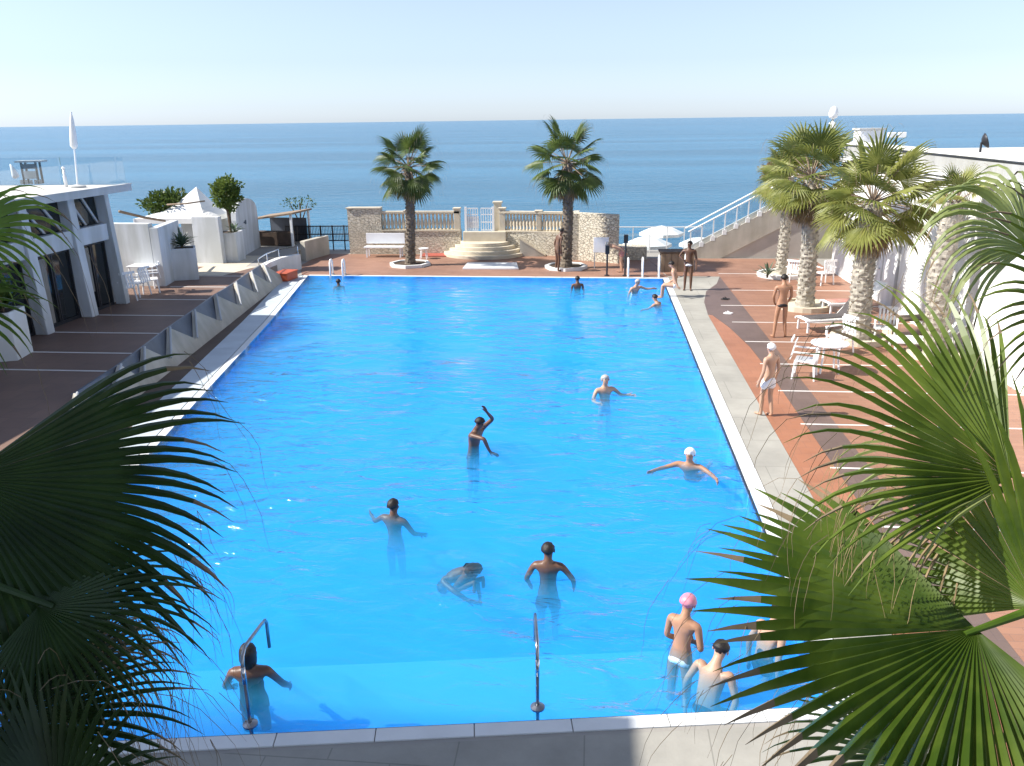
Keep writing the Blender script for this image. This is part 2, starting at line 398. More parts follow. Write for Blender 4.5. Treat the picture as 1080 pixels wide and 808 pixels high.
# sea wall faces
mb.add([(gx0, gy1, -7), (gx1, gy1, -7), (gx1, gy1, z), (gx0, gy1, z)], [(0, 1, 2, 3)])
mb.add([(gx0, gy0, -7), (gx0, gy1, -7), (gx0, gy1, z), (gx0, gy0, z)], [(0, 1, 2, 3)])
mb.add([(gx1, gy0, -7), (gx1, gy1, -7), (gx1, gy1, z), (gx1, gy0, z)], [(0, 1, 2, 3)])
struct(mb, 'ground', ground_m)
# basin
mb = MB()
deep = [S1, B, Cc, L1, L2, S2]
mb.add([(p.x, p.y, FL) for p in deep], [tuple(range(6))])
mb.add([(S1.x, S1.y, FL), (S1.x, S1.y, SH), (S2.x, S2.y, SH), (S2.x, S2.y, FL)], [(0, 1, 2, 3)])
for i in range(6):
    p, r = POOL[i], POOL[(i+1) % 6]
    mb.add([(p.x, p.y, FL-.1), (p.x, p.y, 0), (r.x, r.y, 0), (r.x, r.y, FL-.1)], [(0, 1, 2, 3)])
struct(mb, 'pool_basin', floor_m)
mb = MB(); mb.add([(p.x, p.y, SH+.002) for p in (A, S1, S2, D)], [(0, 1, 2, 3)]); struct(mb, 'pool_shelf', mat('pale_shelf_tiles', (.24, .53, .90), .5, .1, .8, 0))
mb = MB()
for (px, py, w, h, s) in [(438, 418, 1.0, 1.5, .2), (478, 421, 1.1, .5, -.1), (553, 440, .7, .9, .1), (548, 396, .8, .45, 0), (575, 413, .6, .35, .1), (508, 427, .5, .3, 0)]:
    c = gp(px, py, FL)
    pts = []
    for k in range(22):
        a = 2*PI*k/22; rr = .95*(1+.55*mnoise.noise(V((math.cos(a)*2.2+px, math.sin(a)*2.2, s))))
        pts.append((c.x+math.cos(a)*w*rr+math.sin(a)*s, c.y+math.sin(a)*h*rr, FL+.004))
    mb.add(pts, [tuple(range(22))])
struct(mb, 'pool_floor_patches', patch_m)  # irregular dark-blue patches lying just above the pool floor
# water body
mb = MB()
e = .004
def inset(poly, d):
    c = sum(poly, V((0, 0)))/len(poly); return [p+(c-p).normalized()*d for p in poly]
SWIM = []          # where bathers disturb the surface (x, y, strength)
for px_, py_, k_ in [(498, 468, 1.2), (415, 546, 1.2), (482, 588, 1.3), (578, 602, 1), (264, 712, .8), (718, 683, .9), (747, 705, .9), (727, 491, 1.3), (638, 413, 1.1), (668, 307, 1), (609, 303, .8), (357, 300, .8), (697, 321, 1.2), (806, 668, .7)]:
    c = gp(px_, py_, WZ); SWIM.append((c.x, c.y, k_))
ip = inset(POOL, e); lefts = [ip[5], ip[4], ip[3], ip[2]]; rights = [ip[0], ip[1]]
def poly_at(pl, u):
    d_ = [0]
    for i in range(len(pl)-1): d_.append(d_[-1]+(pl[i+1]-pl[i]).length)
    t_ = u*d_[-1]
    for i in range(len(pl)-1):
        if t_ <= d_[i+1]+1e-9: return pl[i].lerp(pl[i+1], (t_-d_[i])/(d_[i+1]-d_[i]))
    return pl[-1]
NU, NV = 150, 250
for j in range(NV+1):
    u = (j/NV)**1.35
    l_, r_ = poly_at(lefts, u), poly_at(rights, u)
    for i in range(NU+1):
        p = l_.lerp(r_, i/NU)
        zz = .016*mnoise.noise(V((p.x*.8, p.y*1.3, 0)))+.009*mnoise.noise(V((p.x*2.1+5, p.y*3.0, 2)))
        for sx_, sy_, k_ in SWIM:
            dd = math.hypot(p.x-sx_, p.y-sy_)
            if dd < 2.2: zz += .026*k_*math.sin(dd*(12+3*mnoise.noise(V((p.x, p.y, 3)))))*math.exp(-dd*2.2)*(.8+1.2*mnoise.noise(V((p.x*2, p.y*2, 7))))
        if i in (0, NU) or j in (0, NV): zz = 0
        mb.v.append((p.x, p.y, WZ+zz))
for j in range(NV):
    for i in range(NU):
        b0 = j*(NU+1)+i; mb.f.append([b0, b0+1, b0+NU+2, b0+NU+1]); mb.m.append(0)
rim = [i for i in range(NU+1)]+[j*(NU+1)+NU for j in range(1, NV+1)]+[NV*(NU+1)+i for i in range(NU-1, -1, -1)]+[j*(NU+1) for j in range(NV-1, 0, -1)]
o_ = len(mb.v); mb.v += [(mb.v[r][0], mb.v[r][1], FL-.06) for r in rim]
for k in range(len(rim)):
    k2 = (k+1) % len(rim); mb.f.append([rim[k2], rim[k], o_+k, o_+k2]); mb.m.append(0)
mb.f.append([o_+k for k in range(len(rim)-1, -1, -1)]); mb.m.append(0)
struct(mb, 'pool_water', water_m, smooth=True)

# copings (real slabs a little proud of the ground)
def strip(pts_in, pts_out, z0, z1, name, m, bevel=.0):
    mb = MB()
    n = len(pts_in)
    for i in range(n-1):
        a0, a1, b0, b1 = V(pts_in[i]), V(pts_in[i+1]), V(pts_out[i]), V(pts_out[i+1])
        ns = max(1, round((a1-a0).length/1.0)); gap = .006/(a1-a0).length
        for k in range(ns):
            u0, u1 = k/ns+gap, (k+1)/ns-gap
            mb.prism([a0.lerp(a1, u0), a0.lerp(a1, u1), b0.lerp(b1, u1), b0.lerp(b1, u0)], z0, z1)
    return struct(mb, name, m)
nd = (A-D).normalized(); nn = V((nd.y, -nd.x))               # outward (towards viewer)
strip([D-nd*.1, A+nd*.18], [D-nd*.1+nn*.17, A+nd*.18+nn*.17], -.15, .012, 'pool_coping', coping_w)
strip([A, B], [A+V((.25, 0)), B+V((.20, 0))], -.15, .013, 'pool_coping', coping_w)
strip([B+V((.2, 0)), Cc], [B+V((.2, .16)), Cc+V((0, .16))], -.15, .014, 'pool_coping', coping_w)
lp = [Cc, L1, L2, D]; off1 = V((-.16, 0)); off2 = V((-.85, 0))
strip(lp, [p+off1 for p in lp], -.15, .012, 'pool_coping', coping_w)
strip([p+off1+V((-.03, 0)) for p in lp], [p+off2 for p in lp], -.1, .010, 'pool_gutter', coping_b)
# dark gutter line at the water's edge
def wallstrip(p, r, n2, name):
    mb = MB(); o = V((n2.x, n2.y))*.012
    mb.prism([p, r, r+o, p+o], -.05, -.004); return struct(mb, name, darkframe)
wallstrip(A+V((-.013, 0)), B+V((-.013, 0)), V((-1, 0)), 'pool_edge_line')
wallstrip(D-nn*.013, A-nn*.013, -nn, 'pool_edge_line')
# grey coping band on the right
mb = MB()
ys = [6.9+i*1.18 for i in range(21)]
mb.prism([(2.82, 6.4), (3.5, 6.4), (3.5, 24.6), (3.62, 26.5), (3.9, 28.2), (4.45, 29.6), (4.75, 31.0), (2.84, 31.0)], -.1, .006)
struct(mb, 'poolside_pavement', concrete)
mb = MB(); mb.prism([(-8, 5.0), (4.0, 6.6), (3.6, 7.0), (2.82, 7.0), (2.7, 6.93), (-6.8, 5.48)], -.1, .005)
mb.prism([(-8, -2), (6, -2), (4.0, 6.6), (-8, 5.0)], -.1, .005)
struct(mb, 'near_pavement', concrete)
mb = MB(); mb.prism([(3.504, 4), (4.16, 4), (4.16, 19), (4.1, 21), (3.9, 23), (3.62, 24.6), (3.504, 24.6)], -.1, .007); struct(mb, 'terracotta_strip', strip_m)
mb = MB(); mb.prism([(4.164, 4), (4.75, 4), (4.75, 30.9), (4.45, 29.6), (3.9, 28.2), (3.62, 26.5), (3.504, 24.7), (3.63, 24.62), (3.91, 23.02), (4.11, 21.02), (4.164, 19)], -.1, .0075); struct(mb, 'shadow_strip', shadestrip_m)  # cast shadow modelled as a strip of dark paving, its caster unknown
# right-hand deck with white joints
mb = MB(); mb.prism([(4.752, 4), (9.14, 4), (9.14, 31), (4.752, 31)], -.1, .008); struct(mb, 'sun_deck', deck_m)
mb = MB(); mb.prism([(2.84, 31.004), (9.14, 31.004), (9.14, 35.2), (2.3, 35.2)], -.1, .008); struct(mb, 'far_deck', fardeck_m)
mb = MB()
for i, yy in enumerate([25.95, 23.7, 21.5, 19.42, 17.35, 15.3, 13.2, 11.1]):
    mb.box((6.6, yy, .010), (5.05, .05, .008))
for yy in (31.6, 28.4): mb.box((6.95, yy, .010), (4.3, .05, .008))
struct(mb, 'deck_joints', line_m)
# far deck behind the pool
mb = MB(); mb.prism([(-11.4, 30.92), (2.82, 30.69), (2.3, 35.2), (-1, 36.0), (-12.3, 36.2), (-12.2, 33)], -.1, .008); struct(mb, 'far_deck', fardeck_m)
# left apron
mb = MB()
ap_in = [p+off2+V((-.004, 0)) for p in lp]
ap_out = [V((-11.75, 30.9)), V((-10.83, 23.1)), V((-9.98, 16.6)), V((-8.2, 5.0))]
for i in range(3): mb.prism([ap_in[i], ap_in[i+1], ap_out[i+1], ap_out[i]], -.1, .004)
struct(mb, 'pool_apron', apron_m)
# raised left terrace, its pool side folded into triangular facets
TZ = .65
FX = -13.9
peaks = [(-10.0, 14.0), (-10.22, 15.9), (-10.46, 17.3), (-10.80, 19.15), (-11.09, 21.1), (-11.44, 23.2), (-11.66, 25.15), (-11.95, 27.1), (-12.15, 28.7)]
mb = MB()
mb.prism([(-30, 4), (-8.9, 4), (-9.3, 10)]+peaks+[(-13.4, 29.0), (-30, 29.0)], -.05, TZ); struct(mb, 'terrace', terrace_m)
mb = MB(); mb.prism([(-30, 29.004), (-12.2, 29.004), (-12.35, 31.2), (-13.2, 37.5), (-30, 37.5)], -.05, .42); struct(mb, 'upper_landing', ground_m)
mb = MB(); mb.prism([(-14.3, 27.2), (-12.9, 27.2), (-12.4, 29.02), (-14.4, 29.02)], TZ, TZ+.006); mb.prism([(-16, 29.05), (-13.2, 29.05), (-13.8, 33), (-16, 33)], .42, .426); struct(mb, 'sunlit_paving', beige)  # pavement with the sunlight on it put into a paler cream colour
mb = MB()
for i, (x, y) in enumerate(peaks[1:-1]):
    xb = FX+.15
    mb.box(((x+xb)/2, y, TZ+.004), (abs(x-xb), .06, .008))
struct(mb, 'terrace_joints', line_m)

t = thing('folded_parapet', 'low zigzag parapet of beige and dark triangles along the left terrace edge', 'parapet')
def base_x(y): return -10.0-(y-16.6)*.1283+.03
m1 = MB(); m2 = MB(); m3 = MB()
zt = TZ+.12
for i in range(len(peaks)-1):
    p, r = peaks[i], peaks[i+1]
    ym = (p[1]+r[1])/2
    P3, R3 = V((p[0]+.06, p[1], zt)), V((r[0]+.06, r[1], zt))
    low = V((base_x(ym)-.16, ym, .27))
    m2.extrude([P3, low, R3], (-.05, 0, 0))
for i in range(len(peaks)):
    p = peaks[i]
    y0 = (p[1]+peaks[i-1][1])/2 if i else p[1]-.9
    y1 = (p[1]+peaks[i+1][1])/2 if i < len(peaks)-1 else p[1]+.8
    apex = V((p[0]+.16, p[1], zt+.03))
    b0 = V((base_x(y0), y0, 0)); b1 = V((base_x(y1), y1, 0))
    l0 = b0+V((-.08, 0, .26)); l1_ = b1+V((-.08, 0, .26))
    m1.extrude([b0, b1, l1_, apex, l0], (-.08, 0, 0))
    m3 = MB(); m3.tube([apex+V((.03, -.03, .03)), l0+V((.04, .03, .02))], .028, 6); m3.build('edge_trim', midgrey, t)
m1.build('plaster_facets', beige2, t); m2.build('dark_facets', slate, t)

# sea and the lower shore
mb = MB(); mb.add([(-60000, 37, -5), (60000, 37, -5), (60000, 90000, -5), (-60000, 90000, -5)], [(0, 1, 2, 3)])
mb.add([(-60000, -3000, -5), (gx0-1, -3000, -5), (gx0-1, 37, -5), (-60000, 37, -5)], [(0, 1, 2, 3)])
mb.add([(gx1+1, -3000, -5), (60000, -3000, -5), (60000, 37, -5), (gx1+1, 37, -5)], [(0, 1, 2, 3)])
struct(mb, 'sea', sea_m)
mb = MB(); mb.prism([(-1, 37.65), (24, 37.65), (24, 45.5), (8, 46.5), (3, 44.5), (-1, 43)], -6, -2.9); struct(mb, 'beach_platform', beige)
# ------------------------------------------------------------------ people
def skin_mesh(name, joints, edges, m, root, sub=1):
    names = list(joints); idx = {n: i for i, n in enumerate(names)}
    me = bpy.data.meshes.new(name)
    me.from_pydata([joints[n][0] for n in names], [(idx[a], idx[b]) for a, b in edges], [])
    o = bpy.data.objects.new(name, me); C.objects.link(o)
    md = o.modifiers.new('skin', 'SKIN'); md.use_smooth_shade = True; md.branch_smoothing = .3
    if not me.skin_vertices:
        raise RuntimeError('no skin layer')
    for n in names:
        sv = me.skin_vertices[0].data[idx[n]]; r = joints[n][1]
        sv.radius = r if isinstance(r, tuple) else (r, r); sv.use_root = (n == root)
    if sub:
        sb = o.modifiers.new('sub', 'SUBSURF'); sb.levels = sub; sb.render_levels = sub
    bpy.context.view_layer.update()
    dg = bpy.context.evaluated_depsgraph_get()
    nm = bpy.data.meshes.new_from_object(o.evaluated_get(dg))
    bpy.data.objects.remove(o); bpy.data.meshes.remove(me)
    nm.materials.clear(); nm.materials.append(m)
    for p in nm.polygons: p.use_smooth = True
    n2 = bpy.data.objects.new(name, nm); C.objects.link(n2)
    return n2

def rot(p, c, axis, deg):
    return (Matrix.Rotation(R_(deg), 3, axis) @ (V(p)-V(c)))+V(c)

def make_person(label, loc, rz, h=1.72, pose=None, skin=None, hair='hair', hairm=None, wear=None, wearm=None, bend=0, headturn=0, headtilt=0,
                female=False, group=None, gaze=True, lie=False):
    """pose: dict of joint overrides in the standing 1.75 m frame, figure faces +Y"""
    skin = skin or skin_a
    k = h/1.75; sw = .175 if female else .19
    J = {
        'pelvis': (0, 0, .96), 'waist': (0, .005, 1.10), 'chest': (0, 0, 1.30), 'neck_base': (0, -.01, 1.455), 'neck': (0, .0, 1.51),
        'jaw': (0, .025, 1.55), 'head': (0, .012, 1.625), 'crown': (0, .005, 1.685)}
    for s, n in ((-1, 'l'), (1, 'r')):
        J['pec_'+n] = (s*.085, 0, 1.30); J['lat_'+n] = (s*.075, 0, 1.16)
        J['sho_'+n] = (s*sw, -.01, 1.405); J['elb_'+n] = (s*(sw+.06), -.03, 1.11); J['wri_'+n] = (s*(sw+.075), .06, .87); J['hand_'+n] = (s*(sw+.075), .085, .80)
        J['hip_'+n] = (s*.095, 0, .90); J['knee_'+n] = (s*.10, .02, .49); J['ank_'+n] = (s*.105, -.02, .09); J['heel_'+n] = (s*.105, -.03, .04); J['toe_'+n] = (s*.125, .17, .03)
    if pose: J.update(pose)
    J = {n: V(p) for n, p in J.items()}
    upper = [n for n in J if n.split('_')[0] in ('waist', 'chest', 'neck', 'jaw', 'head', 'crown', 'pec', 'lat', 'sho', 'elb', 'wri', 'hand')]
    if bend:
        c = V((0, 0, .98))
        for n in upper: J[n] = rot(J[n], c, 'X', -bend)
    for n in ('jaw', 'head', 'crown'):
        if headturn: J[n] = rot(J[n], J['neck'], 'Z', headturn)
        if headtilt: J[n] = rot(J[n], J['neck'], 'X', -headtilt)
    fat = .93 if female else 1.0
    RAD = {'pelvis': .125, 'waist': .105*fat, 'chest': .12*fat, 'neck_base': .078, 'neck': .059*fat, 'jaw': .066, 'head': .094, 'crown': .062,
           'pec': .085*fat, 'lat': .075*fat, 'sho': .064*fat, 'elb': .042*fat, 'wri': .030*fat, 'hand': .034*fat, 'hip': .09, 'knee': .056, 'ank': .038, 'heel': .036, 'toe': .026}
    E_ = [('pelvis', 'waist'), ('waist', 'chest'), ('chest', 'neck_base'), ('neck_base', 'neck'), ('neck', 'jaw'), ('jaw', 'head'), ('head', 'crown')]
    for n in 'lr':
        E_ += [('chest', 'sho_'+n), ('sho_'+n, 'elb_'+n), ('elb_'+n, 'wri_'+n), ('wri_'+n, 'hand_'+n), ('pelvis', 'hip_'+n), ('hip_'+n, 'knee_'+n), ('knee_'+n, 'ank_'+n), ('ank_'+n, 'heel_'+n), ('heel_'+n, 'toe_'+n)]
        del J['pec_'+n], J['lat_'+n]
    # intermediate joints give limbs their taper
    for n in 'lr':
        for a, b, nm, tt, r in (('hip', 'knee', 'thigh', .35, .078), ('knee', 'ank', 'calf', .32, .056), ('sho', 'elb', 'arm', .4, .047), ('elb', 'wri', 'fore', .3, .041)):
            J[nm+'_'+n] = J[a+'_'+n].lerp(J[b+'_'+n], tt); RAD[nm] = r
            E_.remove((a+'_'+n, b+'_'+n)); E_ += [(a+'_'+n, nm+'_'+n), (nm+'_'+n, b+'_'+n)]
        # fingers
        hd = (J['hand_'+n]-J['wri_'+n]).normalized(); sgn = -1 if n == 'l' else 1
        side = hd.cross(V((sgn, 0, .01))).normalized()
        if side.length < .5: side = V((0, 1, 0))
        pal = hd.cross(side).normalized()
        for f, (o_, ln) in enumerate(((-.028, .060), (-.009, .075), (.010, .07), (.028, .055))):
            b0 = 'f%d_%s' % (f, n); b1 = 'g%d_%s' % (f, n)
            J[b0] = J['hand_'+n]+hd*.045+side*o_; J[b1] = J[b0]+hd*ln*.8+pal*.02*(-sgn)
            RAD['f%d' % f] = .0095; RAD['g%d' % f] = .008
            E_ += [('hand_'+n, b0), (b0, b1)]
        J['t0_'+n] = J['wri_'+n].lerp(J['hand_'+n], .5)+side*.045; J['t1_'+n] = J['t0_'+n]+hd*.045+side*.02
        RAD['t0'] = .011; RAD['t1'] = .009; E_ += [('wri_'+n, 't0_'+n), ('t0_'+n, 't1_'+n)]
    joints = {}
    for n, p in J.items():
        base = n if n in RAD else n.split('_')[0]
        r = RAD[base]*k
        if base == 'chest': r = (RAD[base]*k*1.38, RAD[base]*k*.90)
        if base in ('waist', 'pelvis'): r = (r*1.15, r*.85)
        if base == 'head': r = (r*.88, r*1.06)
        joints[n] = (p*k, r)
    root = thing('person', label, 'person', loc, rz, group)
    body = skin_mesh('body', joints, E_, skin, 'pelvis', 1); body.parent = root
    # skin widths can flip by edge frame: enforce trunk proportions (wide in x, shallow in y) by a gentle remap
    head, crown, jaw = J['head']*k, J['crown']*k, J['jaw']*k
    hup = (crown-jaw).normalized(); fwd = V((0, 1, 0))
    fwd = rot(fwd, (0, 0, 0), 'X', -(bend+headtilt)); fwd = rot(fwd, (0, 0, 0), 'Z', headturn)
    fwd = (fwd-hup*fwd.dot(hup)).normalized(); sd = fwd.cross(hup)
    hc = head+hup*.005*k
    def hp(x, y, z_): return hc+sd*x*k+fwd*y*k+hup*z_*k
    # face: nose and ears in the face mesh
    f = MB()
    f.add([hp(-.016, .090, -.02), hp(.016, .090, -.02), hp(0, .118, -.028), hp(0, .092, .02), hp(0, .09, -.04)], [(0, 2, 3), (2, 1, 3), (0, 4, 2), (4, 1, 2)])
    f.build('nose', skin, root, True)
    for s in (-1, 1):
        f = MB(); f.ball(hp(s*.088, -.005, -.01), (.012*k, .02*k, .032*k), 8, 6); f.build('ear', skin, root, True)
    for s in (-1, 1):
        e_ = MB(); e_.ball(hp(s*.034, .088, .012), .011*k, 8, 6); e_.build('eye', eye_m, root, True)
    mo = MB(); mo.ball(hp(0, .090, -.062), (.022*k, .010*k, .006*k), 8, 6); mo.build('mouth', lip_m, root, True)
    # hair / swimming cap: shell over crown and back of the head
    if hair:
        b = MB(); n1, n2 = 18, 12
        long = hair == 'long'
        for j in range(n2+1):
            for i in range(n1):
                th = PI*j/n2; ph = 2*PI*i/n1
                x, y, z_ = math.sin(th)*math.cos(ph), math.sin(th)*math.sin(ph), math.cos(th)
                lim = -.15 if hair == 'cap' else (-.25 if y < .1 else .25)
                if y > .35: lim = max(lim, .30)
                if long and y < .2: lim = -3
                r = 1.0
                rr = (.102, .114, .112)
                if hair != 'cap': r += .09*mnoise.noise(V((x*3, y*3, z_*3+h*99)))+.05*mnoise.noise(V((x*9, y*9, z_*9+h*99)))-.03
                zz = z_
                if z_ < lim: r *= .72
                p = hp(x*rr[0]*r, y*rr[1]*r-.006, zz*rr[2]*r+.006)
                if long and y < .2 and z_ < -.1: p = p - hup*.16*k*(-z_) - fwd*.02*k
                b.v.append(tuple(p))
        for j in range(n2):
            for i in range(n1):
                b.f.append([j*n1+i, (j+1)*n1+i, (j+1)*n1+(i+1) % n1, j*n1+(i+1) % n1]); b.m.append(0)
        b.build('swim_cap' if hair == 'cap' else 'hair', hairm or hair_d, root, True)
    if wear:
        js = {}; w = {}
        lo = {'briefs': .16, 'shorts': .62, 'suit': .08, 'dress': .55}[wear]
        infl = 1.17 if wear != 'shorts' else 1.28
        js['p'] = (J['pelvis']*k, (.125*1.15*infl*k, .125*.85*infl*k))
        js['w'] = ((J['pelvis'].lerp(J['waist'], .35 if wear in ('briefs', 'shorts') else .9))*k, .112*infl*k)
        ed = [('p', 'w')]
        if wear in ('suit', 'dress'):
            js['c'] = ((J['chest']-V((0, 0, .02)))*k, (.12*1.22*1.1*k, .12*.88*1.12*k)); ed.append(('w', 'c'))
            for n in 'lr':
                js['s'+n] = (J['chest'].lerp(J['sho_'+n], .55)*k+V((0, 0, .02)), .055*k); ed.append(('c', 's'+n))
        for n in 'lr':
            js['h'+n] = (J['hip_'+n]*k, .090*infl*k); js['t'+n] = (J['hip_'+n].lerp(J['knee_'+n], lo)*k, .080*infl*k)
            ed += [('p', 'h'+n), ('h'+n, 't'+n)]
        nm = {'briefs': 'swim_briefs', 'shorts': 'swim_shorts', 'suit': 'swimsuit', 'dress': 'dress'}[wear]
        g = skin_mesh(nm, js, ed, wearm or cloth_black, 'p', 1); g.parent = root
    if lie: root.rotation_euler = lie
    return root

def at(px, py, z=0): p = gp(px, py, z); return (p.x, p.y, p.z)
def inwater(px, py, h, show):    # stand so that `show` metres rise above the water
    p = gp(px, py, WZ); return (p.x, p.y, WZ+show-h)
armsdown_front = {'elb_l': (-.24, .03, 1.13), 'wri_l': (-.17, .17, .93), 'hand_l': (-.12, .20, .87), 'elb_r': (.24, .03, 1.13), 'wri_r': (.17, .17, .93), 'hand_r': (.12, .20, .87)}
make_person('tanned man in black swim briefs standing with his back turned on the sun deck', at(822, 356), R_(4), 1.74, dict(armsdown_front, **{'ank_l': (-.17, -.03, .09), 'heel_l': (-.17, -.04, .04), 'toe_l': (-.20, .15, .03), 'knee_l': (-.13, .02, .49), 'ank_r': (.15, .0, .09), 'heel_r': (.15, -.01, .04), 'toe_r': (.18, .17, .03)}), skin_a, 'hair', hair_d, 'briefs', cloth_black, headtilt=12)
make_person('boy in white shorts and white cap walking on the terracotta strip', at(808, 439), R_(38), 1.52, {'ank_r': (.08, -.08, .09), 'heel_r': (.08, -.09, .04), 'toe_r': (.1, .1, .03), 'ank_l': (-.07, .1, .09), 'heel_l': (-.07, .09, .04), 'toe_l': (-.08, .28, .03), 'knee_l': (-.08, .10, .5)}, skin_b, 'cap', cap_white, 'shorts', cloth_white, headtilt=8)
make_person('thin dark-skinned person in a white wrap standing at the far pool corner', at(725, 306), R_(170), 1.72, {'elb_r': (.33, .0, 1.2), 'wri_r': (.16, .08, 1.05), 'hand_r': (.1, .09, 1.03)}, skin_c, 'hair', hair_d, 'briefs', cloth_white, headturn=-30)
make_person('person in brown clothes leaning against the trunk of the far right palm', at(588, 286, .01), R_(-60), 1.7, None, skin_c, 'hair', hair_d, 'dress', cloth_brown, bend=14, headtilt=10)
make_person('pale person in pink shorts bending down behind the two black poles', at(655, 287), R_(100), 1.6, None, skin_b, 'hair', hair_g, 'shorts', mat('pink_cloth', (.55, .25, .22), .8, .2, 5, .05), bend=70)
# in the water
make_person('wet swimmer rising waist-high mid-pool with bent arms raised over the head', inwater(498, 468, 1.72, .60), R_(-115), 1.72,
            {'elb_r': (.22, .30, 1.48), 'wri_r': (.12, .42, 1.22), 'hand_r': (.08, .50, 1.20), 'elb_l': (-.24, .16, 1.68), 'wri_l': (-.06, .10, 1.86), 'hand_l': (-.01, .07, 1.94)}, skin_c, 'hair', hair_d, 'briefs', cloth_black, bend=14, headtilt=12)
make_person('dark-haired swimmer neck-deep left of centre, seen from behind with arms trailing', inwater(415, 542, 1.7, .26), R_(-20), 1.7,
            {'elb_l': (-.40, .05, 1.24), 'wri_l': (-.56, .2, 1.23), 'hand_l': (-.62, .24, 1.24), 'elb_r': (.34, .04, 1.18), 'wri_r': (.36, .22, 1.10), 'hand_r': (.36, .28, 1.06)}, skin_c, 'hair', hair_d, 'briefs', cloth_black)
from mathutils import Euler
_e = Euler((R_(-80), R_(8), R_(60)))
make_person('swimmer curled up just under the surface, between the two dark-haired swimmers', tuple(gp(482, 588, WZ)+V((0, 0, -.05))-(_e.to_matrix() @ V((0, 0, 1.15)))), 0, 1.65, {'knee_l': (-.12, .40, 1.10), 'knee_r': (.12, .40, 1.10), 'ank_l': (-.10, .12, .80), 'ank_r': (.10, .12, .80), 'heel_l': (-.10, .08, .78), 'heel_r': (.10, .08, .78), 'toe_l': (-.11, .26, .74), 'toe_r': (.11, .26, .74), 'elb_l': (-.26, .2, 1.2), 'wri_l': (-.12, .42, 1.15), 'hand_l': (-.06, .47, 1.12), 'elb_r': (.26, .2, 1.2), 'wri_r': (.12, .42, 1.15), 'hand_r': (.06, .47, 1.12)}, skin_c, 'hair', hair_d, 'briefs', cloth_black, bend=48, headtilt=30, lie=tuple(_e))
make_person('dark-haired swimmer standing chest-deep with both elbows spread, back turned', inwater(578, 600, 1.66, .40), R_(-4), 1.66,
            {'elb_l': (-.31, -.02, 1.16), 'wri_l': (-.30, .16, .98), 'hand_l': (-.29, .20, .92), 'elb_r': (.36, -.02, 1.20), 'wri_r': (.36, .14, 1.0), 'hand_r': (.35, .19, .94)}, skin_c, 'hair', hair_d, 'shorts', cloth_black)
make_person('long-haired swimmer with hunched shoulders beside the left handrail', inwater(264, 710, 1.7, .38), R_(8), 1.7,
            {'elb_l': (-.33, .08, 1.14), 'wri_l': (-.36, .25, .98), 'elb_r': (.33, .08, 1.14), 'wri_r': (.36, .25, .98), 'hand_l': (-.34, .3, .95), 'hand_r': (.34, .3, .95)}, skin_c, 'long', hair_d, 'suit', cloth_black)
make_person('swimmer in a pink cap standing waist-deep near the right edge', inwater(718, 683, 1.68, .66), R_(-35), 1.68,
            {'elb_l': (-.22, .02, 1.12), 'wri_l': (-.05, .20, 1.06), 'hand_l': (.03, .23, 1.06), 'elb_r': (.24, .02, 1.12), 'wri_r': (.12, .22, 1.05), 'hand_r': (.05, .25, 1.05)}, skin_a, 'cap', cap_pink, 'briefs', cloth_white, female=True, bend=8, headtilt=10)
make_person('bare-backed dark-haired bather crouching in the shallows below the pink cap', inwater(747, 712, 1.7, .36), R_(-35), 1.7,
            {'elb_l': (-.30, .02, 1.14), 'wri_l': (-.33, .15, .92), 'elb_r': (.30, .05, 1.15), 'knee_l': (-.12, .35, .72), 'knee_r': (.12, .35, .72), 'ank_l': (-.12, .1, .45), 'ank_r': (.12, .1, .45), 'heel_l': (-.12, .06, .42), 'heel_r': (.12, .06, .42), 'toe_l': (-.13, .28, .42), 'toe_r': (.13, .28, .42)}, skin_b, 'hair', hair_d, 'briefs', cloth_black, bend=22, headtilt=15)
make_person('bather partly hidden behind the big fan frond by the pool edge', inwater(806, 672, 1.7, .42), R_(-60), 1.7,
            {'knee_l': (-.12, .35, .72), 'knee_r': (.12, .35, .72), 'ank_l': (-.12, .1, .45), 'ank_r': (.12, .1, .45), 'heel_l': (-.12, .06, .42), 'heel_r': (.12, .06, .42), 'toe_l': (-.13, .28, .42), 'toe_r': (.13, .28, .42)}, skin_b, 'hair', hair_d, 'briefs', cloth_black, bend=15)
make_person('swimmer doing a breaststroke with both arms stretched wide by the right edge', tuple(gp(727, 491, WZ)+V((0, 0, -1.36))), R_(160), 1.7,
            {'elb_l': (-.42, .12, 1.35), 'wri_l': (-.56, .34, 1.37), 'hand_l': (-.59, .42, 1.37), 'elb_r': (.42, .14, 1.34), 'wri_r': (.54, .36, 1.36), 'hand_r': (.57, .44, 1.36),
             'hip_l': (-.1, -.3, 1.05), 'hip_r': (.1, -.3, 1.05), 'pelvis': (0, -.26, 1.08), 'waist': (0, -.14, 1.18), 'knee_l': (-.12, -.72, .98), 'knee_r': (.12, -.72, .98), 'ank_l': (-.14, -1.1, 1.0), 'ank_r': (.14, -1.1, 1.0), 'heel_l': (-.14, -1.14, 1.03), 'heel_r': (.14, -1.14, 1.03), 'toe_l': (-.16, -1.28, .95), 'toe_r': (.16, -1.28, .95)}, skin_a, 'cap', cap_white, 'briefs', cloth_black)
make_person('bald pale swimmer shoulder-deep in the middle of the pool facing the viewer', inwater(638, 413, 1.72, .40), R_(200), 1.72,
            {'elb_l': (-.36, .08, 1.25), 'wri_l': (-.5, .2, 1.28), 'hand_l': (-.56, .24, 1.28), 'elb_r': (.32, .08, 1.18), 'wri_r': (.3, .3, 1.2), 'hand_r': (.26, .36, 1.2)}, skin_b, 'hair', hair_g, 'briefs', cloth_blue)
